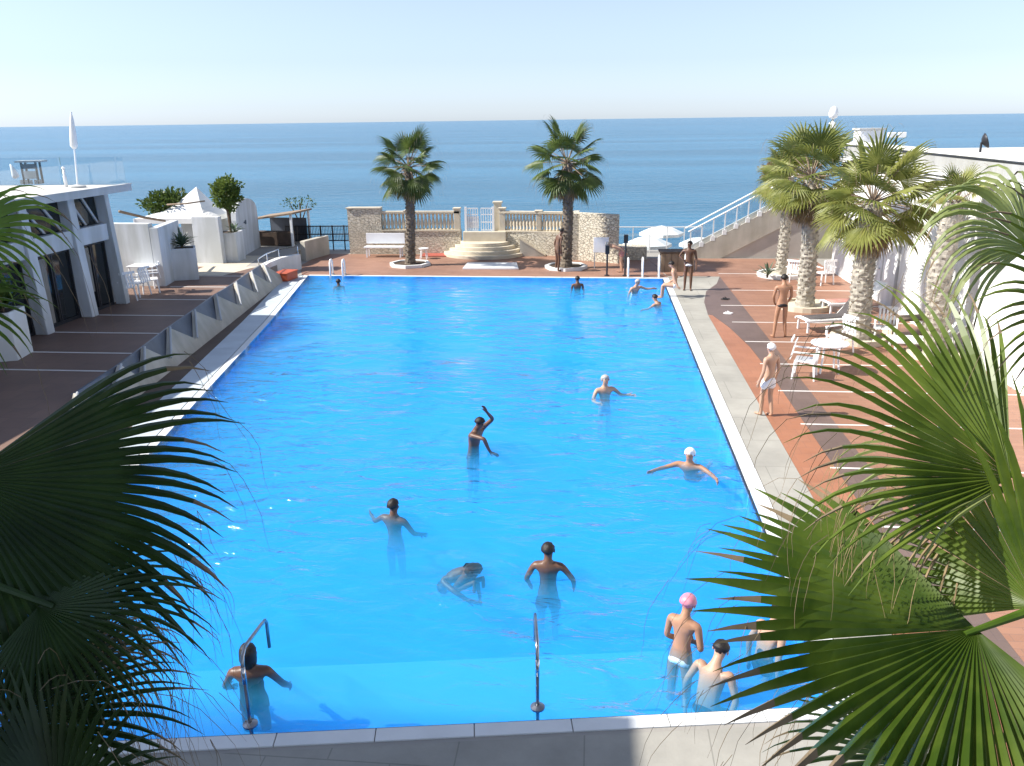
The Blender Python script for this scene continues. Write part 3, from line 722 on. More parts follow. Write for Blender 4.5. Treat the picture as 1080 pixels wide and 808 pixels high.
make_person('grey-haired swimmer leaning sideways near the far right corner', inwater(668, 307, 1.7, .5), R_(220), 1.7,
            {'elb_l': (-.44, .1, 1.34), 'wri_l': (-.62, .2, 1.38), 'hand_l': (-.70, .22, 1.38)}, skin_b, 'hair', hair_g, 'suit', cloth_white, bend=18)
make_person('dark swimmer far off near the middle of the far edge', inwater(609, 303, 1.6, .42), R_(10), 1.6, None, skin_c, 'hair', hair_d, 'briefs', cloth_black)
make_person('dark swimmer low in the water beside the far left ladder', inwater(357, 300, 1.6, .22), R_(30), 1.6, None, skin_c, 'hair', hair_d, 'briefs', cloth_black)
make_person('light-skinned bather sitting on the far right corner with legs in the water', (2.75, 27.2, -.46), R_(75), 1.7,
            {'hip_l': (-.095, .03, .88), 'hip_r': (.095, .03, .88), 'pelvis': (0, 0, .93), 'knee_l': (-.11, .42, .90), 'knee_r': (.11, .42, .90), 'ank_l': (-.11, .45, .5), 'ank_r': (.11, .45, .5), 'heel_l': (-.11, .42, .46), 'heel_r': (.11, .42, .46), 'toe_l': (-.12, .62, .44), 'toe_r': (.12, .62, .44),
             'wri_l': (-.3, -.1, .9), 'hand_l': (-.31, -.12, .87), 'wri_r': (.18, .3, .98), 'hand_r': (.15, .36, .98)}, skin_b, 'hair', hair_d, 'briefs', cloth_white, bend=12, headtilt=15)
make_person('swimmer floating at the far right corner just off the white ledge', inwater(697, 321, 1.7, .36), R_(60), 1.7,
            {'elb_l': (-.44, .1, 1.34), 'wri_l': (-.62, .2, 1.36), 'hand_l': (-.70, .22, 1.36), 'elb_r': (.4, .2, 1.34), 'wri_r': (.55, .4, 1.38), 'hand_r': (.6, .46, 1.38)}, skin_b, 'hair', hair_d, 'suit', cloth_blue, bend=20)

# ------------------------------------------------------------------ fan palms
def fan_blade(mb, hub, ax, nrm, Rr, n=40, spread=250, fuse=.5, droop=.5, fold=.35, cup=.15, steps=9, rnd=None, side_short=.3, droop_start=.35, keep=1.0, split=True):
    rnd = rnd or random
    ax = ax.normalized(); nrm = (nrm-ax*nrm.dot(ax)).normalized(); side = nrm.cross(ax)
    da = R_(spread)/n
    tips = []
    for i in range(n):
        if rnd.random() > keep: continue
        a = (i+.5)*da-R_(spread)/2
        Ls = Rr*(1-side_short*abs(a)/(R_(spread)/2))*rnd.uniform(.93, 1.05)
        d = (ax*math.cos(a)+side*math.sin(a)+nrm*(-cup*(1-math.cos(a))*.5+rnd.uniform(-.01, .01))).normalized()
        pos = V(hub); prev = None
        dr = droop*rnd.uniform(.75, 1.3)*(1+.0*abs(a))
        tw = rnd.uniform(-.05, .05) if rnd.random() < .8 else rnd.uniform(-.3, .3)
        fu = fuse*rnd.uniform(.92, 1.06)
        base = len(mb.v)
        for sidx in range(steps+1):
            t = sidx/steps
            # width
            hw = math.tan(da/2)*1.02
            if t <= fu: w = Ls*t*hw
            else: w = Ls*fu*hw*max(.03, (1-((t-fu)/(1-fu))**1.3))
            pr = nrm.cross(d)
            if pr.length < .05: pr = side
            pr.normalize(); nl = d.cross(pr).normalized()
            if nl.dot(nrm) < 0: nl = -nl
            fz = fold*w*(1 if t <= fu else 1.4)
            mb.v.append(tuple(pos-pr*w-nl*fz)); mb.v.append(tuple(pos+nl*fz)); mb.v.append(tuple(pos+pr*w-nl*fz))
            k = max(0, (t-droop_start)/(1-droop_start))
            d = (d+V((0, 0, -1))*dr*k*1.6/steps*3+side*tw*k*.3).normalized()
            pos = pos+d*(Ls/steps)
        brown = rnd.random() < .4 and mb.tips
        for sidx in range(steps):
            b0 = base+sidx*3; keep_mi = mb.mi
            if brown and sidx >= steps-2: mb.mi = 2
            mb.f.append([b0, b0+1, b0+4, b0+3]); mb.m.append(mb.mi); mb.f.append([b0+1, b0+2, b0+5, b0+4]); mb.m.append(mb.mi); mb.mi = keep_mi
        tips.append((V(pos), V(d)))
    return tips

def fibres(mb, tips, n, lmin, lmax, r, rnd=None):
    rnd = rnd or random
    for _ in range(n):
        p, d = rnd.choice(tips)
        p = p-d*rnd.uniform(0, .25); d = d+V((rnd.uniform(-.5, .5), rnd.uniform(-.5, .5), rnd.uniform(-.4, .2)))
        pts = [V(p)]; L_ = rnd.uniform(lmin, lmax)
        for i in range(5):
            d = (d.normalized()+V((rnd.uniform(-.3, .3), rnd.uniform(-.3, .3), -.55))).normalized()
            pts.append(pts[-1]+d*L_/5)
        mb.tube(pts, [r, r, r*.8, r*.7, r*.5, r*.3], 3, False)

def palm_frond_mesh(elev, pet, Rr, seed, dry=False, n=24, steps=6, droop=.5):
    rnd = random.Random(seed); mb = MB()
    e_ = R_(elev); d = V((math.cos(e_), 0, math.sin(e_)))
    pts = [V((0.05, 0, 0))]; dd = V(d)
    for i in range(5):
        pts.append(pts[-1]+dd*pet/5); dd = (dd+V((0, 0, -.05))).normalized()
    mb.mi = 1 if not dry else 0
    mb.tube(pts, [.028, .022, .018, .015, .013, .011], 5)
    hub = pts[-1]; mb.mi = 0
    nr = V((-dd.z, 0, dd.x)); 
    if nr.z < 0 and elev > -60: nr = -nr
    roll = rnd.uniform(-.5, .5); nr = (nr+V((0, 1, 0))*roll).normalized()
    tips = fan_blade(mb, hub, dd, nr, Rr, n, 215 if not dry else 120, .50, droop*(1.6 if dry else 1), .3, .25, steps, rnd, .28, .3)
    mb.mi = 1
    if not dry: fibres(mb, tips, 10, .1, .35, .003, rnd)
    return mb

FRONDS = {}
def frond_data(elev, pet, Rr, seed, dry, mats, n, steps, droop, key):
    kk = (elev, pet, Rr, seed, dry, key, n)
    if kk not in FRONDS:
        mb = palm_frond_mesh(elev, pet, Rr, seed, dry, n, steps, droop)
        me = bpy.data.meshes.new('frond'); me.from_pydata(mb.v, [], mb.f)
        for m in mats: me.materials.append(m)
        for p, i in zip(me.polygons, mb.m): p.material_index = i
        FRONDS[kk] = me
    return FRONDS[kk]

def trunk_mesh(path, r0, r1, seed, rings=46):
    """trunk with stubs of old leaf bases in spiralling rows"""
    rnd = random.Random(seed); mb = MB(); path = [V(p) for p in path]; n = 14
    def pt(t):
        s = t*(len(path)-1); i = min(int(s), len(path)-2); return path[i].lerp(path[i+1], s-i)
    prev = None
    for j in range(rings+1):
        t = j/rings; c = pt(t); r = r0+(r1-r0)*t + .05*max(0, 1-t*9)
        for k in range(n):
            a = 2*PI*k/n
            rr = r*(1+.10*mnoise.noise(V((math.cos(a)*2.2, math.sin(a)*2.2, t*30+seed)))+(.03 if j % 2 else -.025)+.10*mnoise.noise(V((math.cos(a)*6, math.sin(a)*6, t*60+seed))))
            mb.v.append((c.x+rr*math.cos(a), c.y+rr*math.sin(a), c.z))
    for j in range(rings):
        for k in range(n):
            mb.f.append([j*n+k, j*n+(k+1) % n, (j+1)*n+(k+1) % n, (j+1)*n+k]); mb.m.append(0)
    H_ = (path[-1]-path[0]).length
    for s in range(int(H_*48)):
        t = .06+.93*s/(H_*48); a = s*2.39996; c = pt(t); r = (r0+(r1-r0)*t)
        d = V((math.cos(a), math.sin(a), 0)); sd = V((-d.y, d.x, 0)); w = rnd.uniform(.03, .055); u = rnd.uniform(.05, .11)
        p = c+d*r*.95
        mb.add([p-sd*w, p+sd*w, p+sd*w*.7+d*.055+V((0, 0, u)), p-sd*w*.7+d*.055+V((0, 0, u)), p-sd*w*.8+V((0, 0, u*.9)), p+sd*w*.8+V((0, 0, u*.9))],
               [(0, 1, 2, 3), (3, 2, 5, 4), (0, 3, 4), (1, 5, 2)])
    return mb

def fan_palm(label, base, top, r0, r1, seed, nf, pet, Rr, leafm, trunkm, ndry=10, group=None, n=24, steps=6, mid=None, droop=.5, emax=82, emin=-38):
    rnd = random.Random(seed)
    base, top = V(base), V(top)
    t = thing('fan_palm', label, 'palm tree', base, 0, group)
    mids = V(mid) if mid else (base.lerp(top, .5)+V((0.05, 0, 0)))
    trunk_mesh([V((0, 0, -.02)), mids-base, top-base], r0, r1, seed, max(24, int((top-base).length*14))).build('trunk', trunkm, t)
    for i in range(nf):
        u = (i+.5)/nf
        el = emax-(emax-emin)*u**.85
        el = round(el/15)*15
        me = frond_data(el, pet*rnd.choice((.85, 1.0)), Rr, rnd.randint(0, 2), False, (leafm, wood_mid), n, steps, droop, leafm.name)
        o = bpy.data.objects.new('frond', me); C.objects.link(o); o.parent = t
        o.location = top-base+V((0, 0, -.12+.22*(1-u))); o.rotation_euler = (rnd.uniform(-.1, .1), rnd.uniform(-.1, .1), i*2.39996+rnd.uniform(-.25, .25))
        s = rnd.uniform(.88, 1.1); o.scale = (s, s, s)
    for i in range(ndry):
        me = frond_data(-60 if i % 2 else -75, pet*.55, Rr*.8, i % 3, True, (leaf_dry, wood_mid), 16, steps, droop, 'dry')
        o = bpy.data.objects.new('dry_frond', me); C.objects.link(o); o.parent = t
        o.location = top-base+V((0, 0, -.25-.05*(i % 3))); o.rotation_euler = (0, 0, i*2.39996+1)
    return t

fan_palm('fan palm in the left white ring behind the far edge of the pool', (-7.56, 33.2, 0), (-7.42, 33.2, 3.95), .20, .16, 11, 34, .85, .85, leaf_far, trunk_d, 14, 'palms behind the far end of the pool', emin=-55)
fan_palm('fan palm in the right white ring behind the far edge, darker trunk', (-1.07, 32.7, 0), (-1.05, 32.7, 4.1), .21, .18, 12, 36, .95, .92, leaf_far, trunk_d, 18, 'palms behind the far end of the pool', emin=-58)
fan_palm('stout pale-trunked fan palm behind the man, against the white wall', (6.6, 25.7, 0), (6.4, 25.6, 4.0), .27, .21, 13, 34, .85, .95, leaf_lit, trunk_m, 26, 'palms on the right sun deck')
fan_palm('full-crowned fan palm leaning right, nearest of the planted deck palms', (7.05, 21.75, 0), (7.05, 21.9, 3.6), .29, .24, 14, 32, .82, .95, leaf_lit, trunk_m, 22, 'palms on the right sun deck', mid=(6.98, 21.8, 1.7))
fan_palm('slim fan palm at the far end of the deck beside the stair wall', (7.0, 31.2, 0), (7.0, 31.2, 3.6), .20, .17, 15, 24, .65, .8, leaf_lit, trunk_m, 10, 'palms on the right sun deck')
fan_palm('fan palm with scaly pale trunk right beside the white wall', (8.45, 20.3, 0), (8.38, 20.3, 3.75), .27, .23, 16, 10, .40, .5, leaf_lit, trunk_m, 0, 'palms on the right sun deck', emax=85, emin=10, mid=(8.28, 20.3, 1.8))

def planter_ring(label, x, y, r, n=8, hgt=.13, m=None, fillm=None):
    t = thing('planter_ring', label, 'planter', (x, y, 0), 0, 'rings round the palms')
    mb = MB(); mb.lathe((0, 0, 0), [(r, .006), (r, hgt), (r-.13, hgt), (r-.13, .07)], n, False); mb.build('kerb', m or coping_w, t)
    mb = MB(); mb.lathe((0, 0, 0), [(r-.125, .0), (r-.125, .085)], n); mb.build('soil', fillm or dirtm, t)
planter_ring('white octagonal kerb round the far left palm', -7.56, 33.2, .86)
planter_ring('white octagonal kerb round the far right palm', -1.07, 32.7, .86)
planter_ring('round cream kerb under the pale palm behind the man', 6.6, 25.7, .8, 20, .16, beige, beige)
planter_ring('round white kerb under the far palm by the stairs', 7.0, 31.2, .85, 20, .14, coping_w, beige)
planter_ring('round cream kerb under the nearest planted deck palm', 7.05, 21.75, .72, 20, .16, beige, beige)
planter_ring('cream kerb under the scaly palm beside the wall', 8.4, 20.3, .62, 20, .16, beige, beige)

# foreground palms: trunk outside the picture, each frond placed where it hangs
def near_frond(parent, crown, hubp, axis_t, nrm, Rr, mats, seed, n=46, spread=250, fuse=.5, droop=.4, fold=.35, cup=.1, side_short=.25, nfib=20, fr=.0012, flen=(.1, .45), droop_start=.35, steps=11, keep=1.0, name='frond'):
    rnd = random.Random(seed); mb = MB(); mb.tips = True
    org = parent.location
    hub = V(hubp); ax = (V(axis_t)-hub).normalized()
    mid = (V(crown)+hub)/2+V((0, 0, .12))
    mb.mi = 1
    pts = [V(crown).lerp(mid, .05), V(crown).lerp(mid, .5)+V((0, 0, .05)), mid, mid.lerp(hub, .55)+V((0, 0, .02)), hub+ax*.05]
    mb.tube(pts, [.03, .024, .018, .015, .009], 7)
    mb.mi = 0
    tips = fan_blade(mb, hub, ax, V(nrm), Rr, n, spread, fuse, droop, fold, cup, steps, rnd, side_short, droop_start, keep)
    mb.mi = 2
    if nfib: fibres(mb, tips, nfib, flen[0], flen[1], fr, rnd)
    mb.v = [tuple(V(v)-org) for v in mb.v]
    return mb.build(name, list(mats), parent)

def cam_n(p, up=.4, side=0.0):    # a leaf normal that faces roughly back over the pool terrace and up
    v = (CAM-V(p)).normalized(); return v+V((side, 0, up))

rb_ = V((1.95, 2.55, -.02)); rc = V((1.98, 2.6, 3.95))
palmR = thing('fan_palm', 'big fan palm reaching into the right foreground with wide green fronds', 'palm tree', (rb_.x, rb_.y, 0))
trunk_mesh([V((0, 0, 0)), V((.02, 0, 2)), rc-rb_], .24, .2, 31, 50).build('trunk', trunk_m, palmR)
NG = (leaf_near, leaf_yel, fibre_m)
h = dp(1029, 663, 2.6)
near_frond(palmR, rc, h, dp(870, 745, 2.35), cam_n(h, .35, -.25), .92, NG, 41, n=46, spread=195, fuse=.62, droop=.18, fold=.75, cup=.05, nfib=60, droop_start=.45, side_short=.12, fr=.0010)
h = dp(1066, 503, 2.7)
near_frond(palmR, rc, h, dp(945, 405, 2.72), (-.30, -.42, .85), .84, NG, 42, n=30, spread=135, fuse=.45, droop=.75, fold=.6, nfib=40, droop_start=.5, side_short=.12)
h = dp(1056, 515, 2.68)
near_frond(palmR, rc, h, dp(900, 470, 2.7), (-.2, -.5, .8), .66, (leaf_pale, leaf_near, leaf_dry), 50, n=16, spread=95, fuse=.3, droop=1.5, fold=.5, nfib=30, flen=(.15, .4), droop_start=.3, keep=.85)
h = dp(1085, 262, 3.1)
near_frond(palmR, rc+V((0, 0, .2)), h, dp(1035, 205, 3.05), (-.2, -.5, .6), .60, (leaf_pale, leaf_near, fibre_m), 43, n=26, spread=150, fuse=.4, droop=1.6, fold=.5, nfib=10, droop_start=.12)
h = dp(1150, 330, 2.9)
near_frond(palmR, rc+V((0, 0, .1)), h, dp(1100, 250, 2.8), (-.5, -.2, .7), .6, NG, 44, n=34, spread=200, fuse=.4, droop=.6, fold=.5, nfib=6, droop_start=.3)
h = dp(1020, 545, 2.9)
near_frond(palmR, rc, h, dp(900, 500, 3.0), (-.2, -.4, .8), .62, (leaf_dry, leaf_dry, leaf_dry), 47, n=34, spread=200, fuse=.22, droop=1.8, fold=.5, nfib=30, flen=(.1, .3), fr=.0014, droop_start=.1, keep=.7, name='dry_frond')
h = dp(1095, 640, 2.6)
near_frond(palmR, rc, h, dp(1110, 500, 2.5), cam_n(h, .3, -.4), .75, NG, 48, n=46, spread=240, fuse=.5, droop=.5, fold=.45, nfib=10)
h = dp(975, 800, 2.75)
near_frond(palmR, rc-V((0, 0, .5)), h, dp(860, 830, 2.6), cam_n(h, .6, 0), .58, (leaf_dark, leaf_near, fibre_m), 49, n=40, spread=220, fuse=.4, droop=.7, fold=.45, nfib=70, flen=(.2, .55))

lb_ = V((-2.55, 2.0, -.02)); lc = V((-2.5, 2.05, 4.35))
palmL = thing('fan_palm', 'dark fan palm reaching into the left foreground with shaded drooping fronds', 'palm tree', (lb_.x, lb_.y, 0))
trunk_mesh([V((0, 0, 0)), V((.02, 0, 2)), lc-lb_], .24, .2, 32, 50).build('trunk', trunk_d, palmL)
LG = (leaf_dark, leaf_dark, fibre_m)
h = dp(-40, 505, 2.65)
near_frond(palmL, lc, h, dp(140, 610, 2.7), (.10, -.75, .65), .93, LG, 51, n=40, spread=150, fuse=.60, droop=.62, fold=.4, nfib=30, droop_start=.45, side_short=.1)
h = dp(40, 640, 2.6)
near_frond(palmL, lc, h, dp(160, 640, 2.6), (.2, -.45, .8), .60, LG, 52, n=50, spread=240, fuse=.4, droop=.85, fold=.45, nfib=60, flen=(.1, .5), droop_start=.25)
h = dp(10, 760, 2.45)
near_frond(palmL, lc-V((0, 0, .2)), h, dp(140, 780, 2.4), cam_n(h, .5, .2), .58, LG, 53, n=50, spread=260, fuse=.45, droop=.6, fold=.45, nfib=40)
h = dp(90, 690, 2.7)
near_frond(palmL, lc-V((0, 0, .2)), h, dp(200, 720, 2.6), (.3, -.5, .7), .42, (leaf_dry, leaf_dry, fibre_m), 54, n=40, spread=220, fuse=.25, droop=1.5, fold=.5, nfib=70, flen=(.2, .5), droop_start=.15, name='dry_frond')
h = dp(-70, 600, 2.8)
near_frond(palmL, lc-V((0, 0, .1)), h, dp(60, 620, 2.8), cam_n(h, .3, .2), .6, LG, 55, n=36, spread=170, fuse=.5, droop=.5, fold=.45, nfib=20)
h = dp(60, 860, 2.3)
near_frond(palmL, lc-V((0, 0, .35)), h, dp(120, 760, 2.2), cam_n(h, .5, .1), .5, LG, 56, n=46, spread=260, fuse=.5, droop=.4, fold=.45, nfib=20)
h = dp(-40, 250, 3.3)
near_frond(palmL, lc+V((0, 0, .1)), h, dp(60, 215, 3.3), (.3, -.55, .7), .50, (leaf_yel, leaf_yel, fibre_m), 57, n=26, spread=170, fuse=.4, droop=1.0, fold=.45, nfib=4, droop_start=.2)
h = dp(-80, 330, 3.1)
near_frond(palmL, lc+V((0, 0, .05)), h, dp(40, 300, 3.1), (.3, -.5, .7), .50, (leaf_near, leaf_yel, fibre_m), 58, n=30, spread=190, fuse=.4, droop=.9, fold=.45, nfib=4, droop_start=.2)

# ------------------------------------------------------------------ left pavilion building
t = thing('pavilion_building', 'flat-roofed pale pavilion with tilted piers and dark glass doors on the left terrace', 'building')
BY0, BY1, BD = 7.9, 22.8, 9.0
# walls behind the facade
mb = MB(); mb.box((FX-BD/2-.4, (BY0+BY1)/2, TZ+1.6), (BD-1.0, BY1-BY0-.5, 3.2)); mb.build('core', slate, t)
mb = MB()
for y in (BY0, BY1-.14):
    mb.box((FX-BD/2-.16, y+.07, TZ+1.62), (BD-.3, .14, 3.2))
mb.build('end_wall', bluewhite, t, bevel=.01)
ypier = [22.62, 20.95, 19.0, 17.05, 15.1, 13.15, 11.2, 9.3]
for y in ypier:
    mb = MB(); w = .30 if y < 22 else .2
    x0, x1 = FX+.16, FX+.0
    mb.extrude([(x0, y-w/2, TZ), (x0, y+w/2, TZ), (x1, y+w/2, 3.92), (x1, y-w/2, 3.92)], (-.34, 0, 0)); mb.build('pier', pier_mat, t, bevel=.02)
for i in range(len(ypier)-1):
    ya, yb = ypier[i+1]+.15, ypier[i]-.15
    yc, w = (ya+yb)/2, yb-ya
    mb = MB(); mb.box((FX-.13, yc, 2.80), (.2, w-.006, .46)); mb.build('lintel', pier_mat, t, bevel=.012)
    d_ob = MB(); d_ob.box((FX-.25, yc, TZ+.95), (.03, w-.01, 1.88)); dob = d_ob.build('glass_door', dglass, t)
    f_ = MB()
    for yy in (ya+.03, yc-.03, yc+.05, yb-.03): f_.box((FX-.22, yy, TZ+.95), (.06, .05, 1.9))
    f_.box((FX-.22, yc, TZ+1.87), (.055, w-.02, .06)); f_.box((FX-.22, yc, TZ+.04), (.055, w-.02, .08))
    f_.build('frame', darkframe, dob)
    c_ = MB()
    n = 14; y0 = ya+.1; w_ = (w-.2)*(.36 if i % 2 else .42)
    for k in range(n):
        c_.add([(FX-.215-(.02 if k % 2 else 0), y0+w_*k/n, TZ+.55 if i % 2 == 0 else TZ+.1), (FX-.215-(0 if k % 2 else .02), y0+w_*(k+1)/n, TZ+.55 if i % 2 == 0 else TZ+.1), (FX-.215-(0 if k % 2 else .02), y0+w_*(k+1)/n, TZ+1.8), (FX-.215-(.02 if k % 2 else 0), y0+w_*k/n, TZ+1.8)], [(0, 1, 2, 3)])
    c_.build('curtain', curtain, dob)
    wn = MB(); wn.box((FX-.3, yc, 3.43), (.03, w-.004, .79)); wo = wn.build('window', dglass, t)
    br = MB()
    for kk in (0, 1):
        yy = ya+w*(.08+.42*kk)
        br.extrude([(FX-.24, yy, 3.8), (FX-.24, yy+.09, 3.8), (FX-.24, yy+w*.42+.09, 3.05), (FX-.24, yy+w*.42, 3.05)], (-.04, 0, 0))
    br.build('brace', midgrey, wo)
mb = MB(); mb.box((FX-BD/2-.05, (BY0+BY1)/2+.1, 3.985), (BD+.8, BY1-BY0+.9, .13)); ro = mb.build('roof', roof_m, t, bevel=.012)
mb = MB(); mb.box((FX+.363, (BY0+BY1)/2+.1, 3.97), (.02, BY1-BY0+.92, .19)); mb.box((FX+.32, (BY0+BY1)/2+.1, 4.068), (.14, BY1-BY0+.96, .03)); mb.build('fascia', greyplaster, ro)
# glass wind screen on the roof
t = thing('glass_windscreen', 'frameless clear glass screen along the far edge of the pavilion roof', 'glass screen')
for i in range(4):
    mb = MB(); mb.box((FX+.35-i*2.0-.98, BY1+.38, 4.45), (1.93, .02, .78)); mb.build('glass_panel', glass, t)
mb = MB()
for i in range(2): mb.box((FX+.36, BY1-.62-i*2.0, 4.45), (.02, 1.93, .78))
# objects on the roof
def rp(px, py, zz=4.05):
    p = gp(px, py, zz); return (p.x, p.y, zz)
p = rp(82, 198)
t = thing('parasol', 'tall closed white parasol on a thin pole standing on the pavilion roof', 'parasol', p)
tp = ay(75, 118, p[1]); base = V(p)
mb = MB(); mb.tube([(0, 0, 0), tp-base], .022, 8); mb.build('pole', plastic, t)
mb = MB(); dv = (tp-base); mb.tube([dv*.52, dv*.56, dv*.72, dv*.9, dv*.99], [.05, .10, .085, .05, .012], 9); mb.build('canopy', canvas, t, True)
mb = MB(); mb.lathe((0, 0, 0), [(.22, 0), (.22, .05), (.05, .09)], 14); mb.build('base', greyplaster, t)
p = rp(36, 194)
t = thing('roof_kiosk', 'small slatted wooden lookout hut with a flat top on the pavilion roof', 'kiosk', p, R_(15))
mb = MB(); mb.box((.03, 0, .66), (.74, .5, .05)); mb.build('roof', midgrey, t)
for s in (-.2, .2):
    for yy in (-.16, .16):
        mb = MB(); mb.box((s, yy, .32), (.05, .05, .64)); mb.build('post', darkframe, t)
mb = MB(); mb.box((-.02, -.165, .27), (.38, .02, .22)); mb.build('panel', bluewhite, t)
mb = MB(); mb.box((-.02, -.16, .52), (.38, .02, .14)); mb.build('panel', slate, t)
mb = MB()
for k in range(5): mb.box((-.26+k*.13, -.2, .07), (.07, .05, .13))
mb.build('base_blocks', greyplaster, t)
p = rp(17, 189)
t = thing('parasol', 'short leaning folded white parasol at the left end of the pavilion roof', 'parasol', p)
mb = MB(); mb.tube([(0, 0, 0), (-.06, 0, .45)], .02, 7); mb.build('pole', plastic, t)
mb = MB(); mb.tube([(0.02, 0, .05), (.0, 0, .12), (-.05, 0, .32), (-.11, 0, .48)], [.10, .11, .07, .02], 9); mb.build('canopy', canvas, t, True)
p = rp(70, 197)
t = thing('vent_pipe', 'slim white vent pipe between the hut and the tall parasol', 'pipe', p)
mb = MB(); mb.lathe((0, 0, 0), [(.045, 0), (.045, .3), (.03, .31), (.03, .5)], 10); mb.build('pipe', plastic, t, True)
mb = MB(); mb.lathe((0, 0, .5), [(.05, 0), (.05, .03), (.01, .06)], 10); mb.build('cap', plastic, t)

# added wing outside the view, shaped to shade the near left corner and fronds
t = thing('shade_wing', 'added plain white block with dark square windows, out of view, casting shade from the left', 'building')
WL, WT = 9.0, 12.4
mb = MB(); mb.box((-14.0, 1.3, WL/2), (9, 7.8, WL-.2)); mb.build('wall', white, t, bevel=.02)
mb = MB(); mb.box((-14.0, 1.45, WL-.05), (9.4, 7.9, .16)); mb.build('roof', roof_m, t)
mb = MB(); mb.box((-14.2, -3.65, WT/2), (9.2, 11.4, WT-.2)); mb.build('shade_tower', white, t, bevel=.02)  # added tall tier, sized to shade the left palm fronds
mb = MB(); mb.box((-14.0, -3.65, WT-.05), (9.4, 11.6, .16)); mb.build('roof', roof_m, t)
for zz in (1.4, 4.4, 7.2):
    for yy in (-7, -4, -1, 4.0):
        mb = MB(); mb.box((-9.47 if yy > 3 else -9.57, yy, zz+.6), (.06, 1.2, 1.4)); wn = mb.build('window', dglass, t)
        mb = MB(); mb.box((-9.43 if yy > 3 else -9.53, yy, zz-.15), (.16, 1.4, .08)); mb.build('sill', greyplaster, wn)

# ------------------------------------------------------------------ left garden walls, planters, tent
def wall(label, poly, z0, z1, m, name='garden_wall', cat='wall', group=None):
    o = MB().prism(poly, z0, z1).build(name, m, bevel=.015); return tag(o, label, cat, group)
wall('pale plaster wall directly beside the end of the pavilion', [(-16.6, 25.45), (-14.25, 25.25), (-14.25, 25.5), (-16.6, 25.7)], .6, 2.68, bluewhite)
wall('narrow bluish return wall behind the stacked white furniture', [(-14.24, 25.25), (-13.95, 25.25), (-14.35, 27.4), (-14.62, 27.4)], .6, 2.55, bluewhite)
wall('dim short wall between the pavilion and the first planter', [(-15.4, 27.45), (-14.3, 27.3), (-14.3, 27.5), (-15.4, 27.7)], .6, 2.3, greyplaster)
wall('tall plain white block behind the cactus planter', [(-15.75, 31.1), (-14.6, 31.0), (-14.6, 31.3), (-15.75, 31.4)], .4, 2.25, bluewhite)
wall('low ledge wall behind the white block', [(-17.5, 33.6), (-15.0, 33.3), (-15.0, 33.6), (-17.5, 33.9)], .4, 1.9, bluewhite)
t = thing('garden_wall', 'curved-top bluish white wall at the end of the left garden', 'wall')
prof = [(0, 0)]
for k in range(13):
    a = PI*k/12; prof.append((1.75-1.75*math.cos(a), 1.55+.85*math.sin(a)**.7*(1-.25*k/12)))
prof.append((3.5, 0))
dirw = V((-.14, 1, 0)).normalized(); orgw = V((-14.45, 32.3, .4))
mb = MB(); mb.extrude([orgw+dirw*p_[0]*.95+V((0, 0, p_[1])) for p_ in prof], (-.22, 0, 0)); mb.build('wall', bluewhite, t)
mb = MB(); mb.extrude([orgw+dirw*(1.2+.22*math.cos(a))+V((.012, 0, 1.35+.05*math.sin(2*a)+.06*math.sin(a))) for a in [2*PI*k/14 for k in range(14)]], (-.01, 0, 0)); mb.build('dark_emblem', slate, t)

def planter_box(label, poly, z0, z1, m):
    t = thing('planter_box', label, 'planter', (0, 0, 0), 0, 'white box planters on the left terrace')
    c = sum((V(p) for p in poly), V((0, 0)))/len(poly)
    ins = [V(p)+(c-V(p))*.16 for p in poly]
    mb = MB()
    n = len(poly)
    mb.prism(poly, z0, z1-.08)
    for i in range(n):
        mb.prism([poly[i], poly[(i+1) % n], ins[(i+1) % n], ins[i]], z1-.08, z1)
    mb.build('box', m, t); mb = MB(); mb.prism(ins, z1-.079, z1-.03); mb.build('soil', dirtm, t)
    return c
planter_box('white box planter holding a spiky cactus plant', [(-14.15, 26.2), (-13.38, 26.45), (-13.7, 27.1), (-14.45, 26.85)], .6, 1.72, bluewhite)
planter_box('wide white planter with the tall round shrub', [(-15.0, 31.35), (-14.15, 31.4), (-14.2, 32.25), (-15.05, 32.2)], .4, 1.58, bluewhite)
planter_box('plain white planter at the near end of the pavilion, before its first piers', [(-13.55, 16.35), (-12.95, 16.6), (-13.1, 17.35), (-13.7, 17.25)], TZ-.05, 1.75, white)

def leaves(mb, c, rad, n, size, rnd, flat=1.0):
    c = V(c)
    for i in range(n):
        d = V((rnd.gauss(0, 1), rnd.gauss(0, 1), rnd.gauss(0, 1))).normalized(); rr = rnd.random()**.4
        k = 1+.45*mnoise.noise(d*2.1+c)
        p = c+V((d.x*rad[0], d.y*rad[1], d.z*rad[2]))*rr*k
        u = (d+V((rnd.uniform(-.8, .8), rnd.uniform(-.8, .8), rnd.uniform(-.5, .9)))).normalized()
        s_ = u.cross(V((rnd.uniform(-1, 1), rnd.uniform(-1, 1), rnd.uniform(-1, 1)))).normalized()
        L_ = size*rnd.uniform(.6, 1.3); W = L_*.28
        mb.add([p, p+u*L_*.5+s_*W, p+u*L_, p+u*L_*.5-s_*W], [(0, 1, 2, 3)])
def shrub(label, x, y, z0, zc, rad, n, size, m, seed, name='shrub', stem=.04):
    rnd = random.Random(seed)
    t = thing(name, label, 'shrub', (x, y, z0))
    mb = MB(); c = V((0, 0, zc-z0))
    for k in range(4):
        a = k*1.7; e_ = c+V((math.cos(a)*rad[0]*.5, math.sin(a)*rad[1]*.5, rad[2]*.1))
        mb.tube([(0, 0, 0), (c.x+math.cos(a)*.05, math.sin(a)*.05, (zc-z0)*.55), e_], [stem, stem*.8, stem*.3], 6)
    mb.build('trunk', bark_m, t)
    mb = MB(); leaves(mb, c, rad, n, size, rnd); mb.build('crown', m, t)
